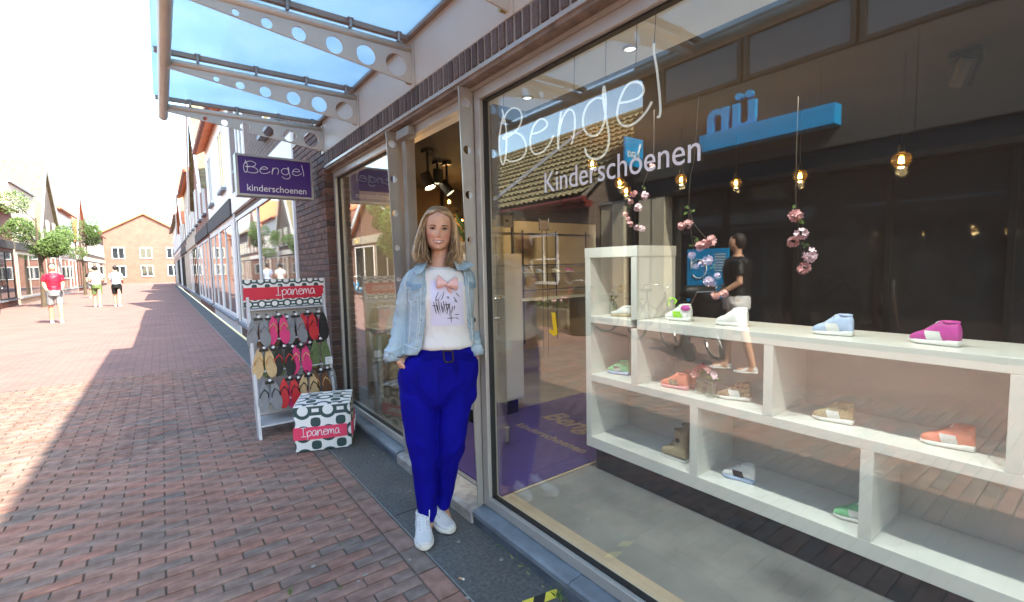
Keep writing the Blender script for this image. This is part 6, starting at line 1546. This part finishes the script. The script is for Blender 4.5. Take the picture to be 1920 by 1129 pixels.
def flipflops(x, z, mats, label, swing=0, back=0):
    z -= .02; y = slant(z)-.062+back; o_ = thing('flip_flop_pair', (x, y, z), label, 'flip-flops', 'flip-flops hanging on the rack')
    for s in (-1, 1):
        for lay in (0,):
            c = V((x+s*.046, y-(.010 if s > 0 else 0), z-.140)); rz = .10*s+swing
            R_ = [[c+V((px_*math.cos(rz)-py_*math.sin(rz), yy_, px_*math.sin(rz)+py_*math.cos(rz))) for px_, py_ in footshape()] for yy_ in (-.008, .008)]
            so_ = obj('sandal_sole', MB().loft(R_), mats[0], o_, bevel=.002)
            L3 = lambda u, v, w: c+V((u*math.cos(rz)-v*math.sin(rz), -.009-w, u*math.sin(rz)+v*math.cos(rz)))
            obj('strap', MB().tube(smoothpath([L3(-.034, -.01, 0), L3(-.028, .03, .016), L3(-.002, .062, .006), L3(-.002, .064, 0)], 4), .0045, 6).tube(smoothpath([L3(.034, -.01, 0), L3(.026, .03, .016), L3(.0, .062, .006)], 4), .0045, 6), mats[1], so_, smooth=True)
    obj('hanger', MB().box(x-.035, y-.03, z-.03, x+.035, y+.004, z-.008).tube([(x, y-.03, z-.015), (x, y-.035, z+.015), (x, y+.05, z+.02)], .006, 6), M['fblack'], o_)
    obj('size_disc', MB().cyl((x, y-.037, z+.004), (x, y-.041, z+.004), .012, 12), M['white_vinyl'], o_)
extra = [(.74, 1.06, 'fbrown', 'fbrown', 'brown flip-flops hanging behind the top row, far left'), (.90, 1.05, 'fblack', 'fblack', 'black flip-flops hanging behind the top row'), (1.12, 1.05, 'fpink', 'fpink', 'pink flip-flops half hidden behind the red pair'), (.76, .79, 'fgreen', 'fgreen', 'green flip-flops hanging behind the middle row'), (.92, .78, 'fgrey', 'fgrey', 'grey flip-flops hanging behind the middle row'), (1.07, .80, 'fbrown', 'gold', 'brown flip-flops half hidden between the pink and olive pairs'), (1.20, .55, 'fgrey', 'fgrey', 'grey flip-flops half hidden at the right end of the bottom row'), (.94, .50, 'fpink', 'fpink', 'pink flip-flops hanging behind the bottom row')]
pairs = [(.66, 1.07, 'fgrey', 'fgrey', 'grey flip-flops, top row at the far left of the rack'), (.82, 1.08, 'fpink', 'gold', 'pink flip-flops in the top row of the rack'), (.965, 1.07, 'fgrey', 'fgrey', 'grey flip-flops in the top row beside the red pair'), (1.07, 1.085, 'fred', 'fred', 'bright red flip-flops in the top row'), (1.165, 1.08, 'fblack', 'fblack', 'black flip-flops at the right end of the top row'),
         (.68, .80, 'fbeige', 'gold', 'beige flip-flops at the left end of the middle row'), (.84, .80, 'fblack', 'fred', 'black flip-flops with red straps in the middle row'), (.98, .795, 'fpink', 'gold', 'bright pink flip-flops with tan straps in the middle row'), (1.155, .83, 'fgreen', 'fgreen', 'olive green flip-flops at the right end of the middle row'),
         (.70, .52, 'fgrey', 'fblack', 'grey flip-flops in the bottom row behind the pouf'), (.86, .52, 'fred', 'fblack', 'red flip-flops in the bottom row'), (1.02, .53, 'fbeige', 'fblack', 'beige flip-flops in the bottom row beside the brown pair'), (1.13, .55, 'fbrown', 'gold', 'brown flip-flops at the right end of the bottom row')]
for x, z, a_, b_, lb in extra: flipflops(x, z, (M[a_], M[b_]), lb, rn.uniform(-.15, .15), .05)
for x, z, a_, b_, lb in pairs: flipflops(x, z, (M[a_], M[b_]), lb, rn.uniform(-.06, .06))
tg = thing('price_tag', (1.235, slant(.63)-.07, .60), 'small white handwritten price tag on the rack post', 'tag'); obj('card', MB().box(1.185, slant(.63)-.075, .565, 1.25, slant(.63)-.073, .635), M['white_vinyl'], tg)
m = MB()
for k in range(4): m.box(1.195, slant(.63)-.0765, .578+k*.013, 1.195+.045*rn.uniform(.6, 1), slant(.63)-.0755, .580+k*.013)
obj('writing', m, M['fgrey'], tg)

# ---- ground details
tp2 = thing('hazard_tape', atZ(1003, 1118), 'torn piece of yellow and black hazard tape stuck on the grey slab', 'tape')
A0, A1 = V((1.10, 1.53, .0)), V((1.305, 1.49, .0)); dd = (A1-A0).normalized(); nn2 = V((-dd.y, dd.x, 0)); L4 = .36; A0 = A1-dd*L4
tb2 = MB(); tk2 = MB()
for k in range(6):
    s0_, s1_ = k*.06, k*.06+.06; sk = .035
    (tb2 if k % 2 else tk2).quad(*[A0+dd*(s+q*sk)+nn2*(w-.024)+UP*.0025 for s, q, w in ((s0_, 0, 0), (s1_, 0, 0), (s1_, 1, .048), (s0_, 1, .048))])
for mm in (tb2, tk2):
    k = len(mm.v); mm.add([v-UP*.0012 for v in mm.v], []); mm.f += [tuple(k+i for i in f[::-1]) for f in list(mm.f)]; mm.mi = [0]*len(mm.f)
obj('yellow_stripe', tb2, M['tape_y'], tp2); obj('black_stripe', tk2, M['tape_k'], tp2)
cg = thing('cigarette_butt', atZ(866, 1087), 'crushed cigarette butt lying on the grey slab', 'cigarette'); c = atZ(866, 1087); d = V((.5, -.86, 0))
obj('filter', MB().cyl(c-d*.014+UP*.005, c+d*.004+UP*.005, .0042, 8), M['gold'], cg); obj('paper', MB().cyl(c+d*.0042+UP*.005, c+d*.013+UP*.004, .0044, 8), M['shoe_white'], cg)
M['gum'] = nmat('trodden_gum', (.26, .25, .23), .8, 0, .3, 60); M['dryleaf'] = nmat('dry_leaf', (.42, .34, .12), .8, 0, .2, 60)
gm = MB()
for px, py in ((860, 1016), (768, 1050), (685, 1078), (672, 1090), (588, 1062), (585, 1015), (877, 1121), (769, 921), (700, 855), (651, 976), (1030, 1060), (940, 1050)):
    c = atZ(px, py); r = rn.uniform(.007, .014); gm.loft([[c+V((r*rn.uniform(.8, 1.15)*q*math.cos(a), r*rn.uniform(.8, 1.15)*q*math.sin(a), z)) for a in [2*math.pi*k/10 for k in range(10)]] for q, z in ((1, .0012), (.6, .0035))])
o = obj('gum_spot', gm, M['gum']); o['kind'] = 'stuff'; tag(o, 'flattened pale gum spots and crumbs on the paving')
gm = MB()
for px, py in ((703, 824), (709, 835), (720, 850), (655, 975), (1018, 1100), (640, 860), (735, 840), (960, 1045), (975, 1062), (990, 1075)):
    c = atZ(px, py, .002); a = V((rn.gauss(0, 1), rn.gauss(0, 1), .1)).normalized()*rn.uniform(.008, .018); b = V((-a.y, a.x, .004))*.35; gm.add([c-a, c+b, c+a+UP*.004, c-b], [(0, 1, 2, 3)])
o = obj('fallen_leaves', gm, M['dryleaf']); o['kind'] = 'stuff'
gm = MB()
def weed(c, n, h):
    for _ in range(n):
        a = V((rn.gauss(0, .5), rn.gauss(0, .5), 1)).normalized()*h*rn.uniform(.4, 1); s_ = V((-a.y, a.x, 0)); s_ = (s_.normalized() if s_.length > 1e-4 else V((1, 0, 0)))*.0018; b0 = c+V((rn.gauss(0, .006), rn.gauss(0, .012), 0))
        gm.add([b0-s_, b0+s_, b0+a*.6+s_*.8+V((0, 0, 0)), b0+a+V((rn.gauss(0, .01), rn.gauss(0, .01), -.004)), b0+a*.6-s_], [(0, 1, 2, 3, 4)])
weed(atZ(853, 938), 30, .05); weed(atZ(1060, 1112), 30, .05); weed(atZ(1048, 1122), 22, .04); weed(atZ(543, 1110), 16, .02); weed(atZ(641, 1020), 8, .015); weed(atZ(618, 922), 8, .012); weed(atZ(639, 1105), 8, .015)
for k in range(40): weed(V((XW-.004, rn.uniform(.8, 4.6), 0)), 3, .018)
o = obj('weeds', gm, M['leaf']); o['kind'] = 'stuff'

# ================================================================== PASSER-BY WITH A STROLLER (mirrored in the window)
def passerby(loc, ang, label, top='black', low='shoe_white'):
    t = thing('person', (0, 0, 0), label, 'person')
    m = MB(); T = lambda pts, rs, n=12: m.tube([V(p) for p in pts], lambda q: rs[min(len(rs)-1, int(round(q*(len(rs)-1))))], n)
    T([(0, 0, .95), (0, 0, 1.1), (0, 0, 1.3), (0, .01, 1.45), (0, .01, 1.52)], [.15, .135, .16, .15, .06], 16)
    T([(0, .01, 1.48), (0, 0, 1.60)], [.055, .052]); m.ball((0, -.01, 1.68), .078, .098, .118, 16)
    for s in (-1, 1):
        st = .16*s
        T([(s*.09, 0, .95), (s*.10, -st*.6, .5), (s*.10, -st*.9+.05, .10), (s*.10, -st-.02, .04)], [.085, .06, .042, .04]); T([(s*.10, -st*.9+.06, .05), (s*.10, -st*.9-.14, .035)], [.04, .03])
        T([(s*.17, .01, 1.43), (s*.21, .02, 1.18), (s*.17, -.22, 1.02)], [.055, .045, .032]); T([(s*.17, -.22, 1.02), (s*.16, -.30, 1.01)], [.035, .028])
    b = remeshed(m, .012, 3); R = Matrix.Translation(V(loc)) @ Matrix.Rotation(ang, 4, 'Z')
    obj('body', b, skin, t, smooth=True)
    c = [x for x in t.children if x.name.startswith('body')][0]; ca_ = c.data.color_attributes.new('tone', 'FLOAT_COLOR', 'POINT'); ca_.data.foreach_set('color', [1.0]*4*len(b.v))
    m = MB(); T([(0, 0, .98), (0, 0, 1.12), (0, 0, 1.32), (0, .01, 1.46), (0, .01, 1.51)], [.165, .155, .178, .165, .085], 18)
    for s in (-1, 1): T([(s*.15, .01, 1.44), (s*.205, .02, 1.26)], [.075, .068])
    m = remeshed(m, .012, 3); displace(m, lambda v, n: fold(v, 8, 8, .008)); obj('shirt', m, M[top], t, smooth=True)
    m = MB(); T([(0, 0, .82), (0, 0, .95), (0, 0, 1.02)], [.165, .17, .16], 18)
    for s in (-1, 1): T([(s*.095, 0, .92), (s*.10, -.05*s, .56)], [.10, .085])
    obj('shorts', remeshed(m, .012, 3), M[low], t, smooth=True)
    m = MB().ball((0, .012, 1.70), .086, .102, .118, 16); 
    for v in m.v:
        if v.y < -.03 and v.z < 1.74: v.y += .06
    displace(m, lambda v, n: fold(v, 30, 30, .008)); obj('hair', m, M['lash'], t, smooth=True)
    for s in (-1, 1):
        st = .16*s; sneaker((s*.10, -st*.9+.11, 0), (s*.10, -st*.9-.18, 0), 'shoe', .046, .09, None, t)
    t.location = V(loc); t.rotation_euler = (0, 0, ang)
passerby((-3.1, 3.15, 0), math.radians(150), 'man in black shirt and white shorts walking across the street pushing a stroller')
so_ = thing('stroller', (0, 0, 0), 'black three wheeled stroller pushed by the man across the street', 'stroller')
for nm, x, y in (('wheel', -.27, .25), ('wheel', .27, .25), ('wheel', 0, -.45)):
    obj(nm, MB().cyl((x-.02, y, .14), (x+.02, y, .14), .14, 18), M['rubber'], so_)
obj('frame', MB().tube([(-.25, .25, .14), (-.22, -.1, .55), (-.22, .35, 1.02), (.22, .35, 1.02), (.22, -.1, .55), (.25, .25, .14)], .013, 6).tube([(0, -.45, .14), (0, -.2, .5)], .013, 6), M['chrome'], so_)
obj('seat', MB().loft([[(-.2, -.3, .45), (.2, -.3, .45), (.2, -.3, .62), (-.2, -.3, .62)], [(-.2, .15, .42), (.2, .15, .42), (.2, .22, 1.0), (-.2, .22, 1.0)]]), M['black'], so_, bevel=.03)
obj('hood', MB().tube([(-.22, -.02, .92), (-.20, -.02, 1.0), (.20, -.02, 1.0), (.22, -.02, .92)], .10, 10), M['black'], so_, smooth=True)
so_.location = V((-3.1, 3.15, 0))+V((-.45, .78, 0)).normalized()*.95; so_.rotation_euler = (0, 0, math.radians(210))

passerby((-2.6, 19.5, 0), math.radians(10), 'distant walker in a red top coming down the sunny street', 'red', 'fgrey')
passerby((-1.6, 27.0, 0), math.radians(170), 'distant walker in a pale blue top farther down the street', 'skyblue', 'black')
passerby((-2.3, 27.4, 0), math.radians(175), 'distant walker in a white top beside the pale blue one', 'shoe_white', 'fgreen')
passerby((-3.4, 38.0, 0), math.radians(0), 'farthest walker in dark clothes down the street', 'black', 'fgrey')
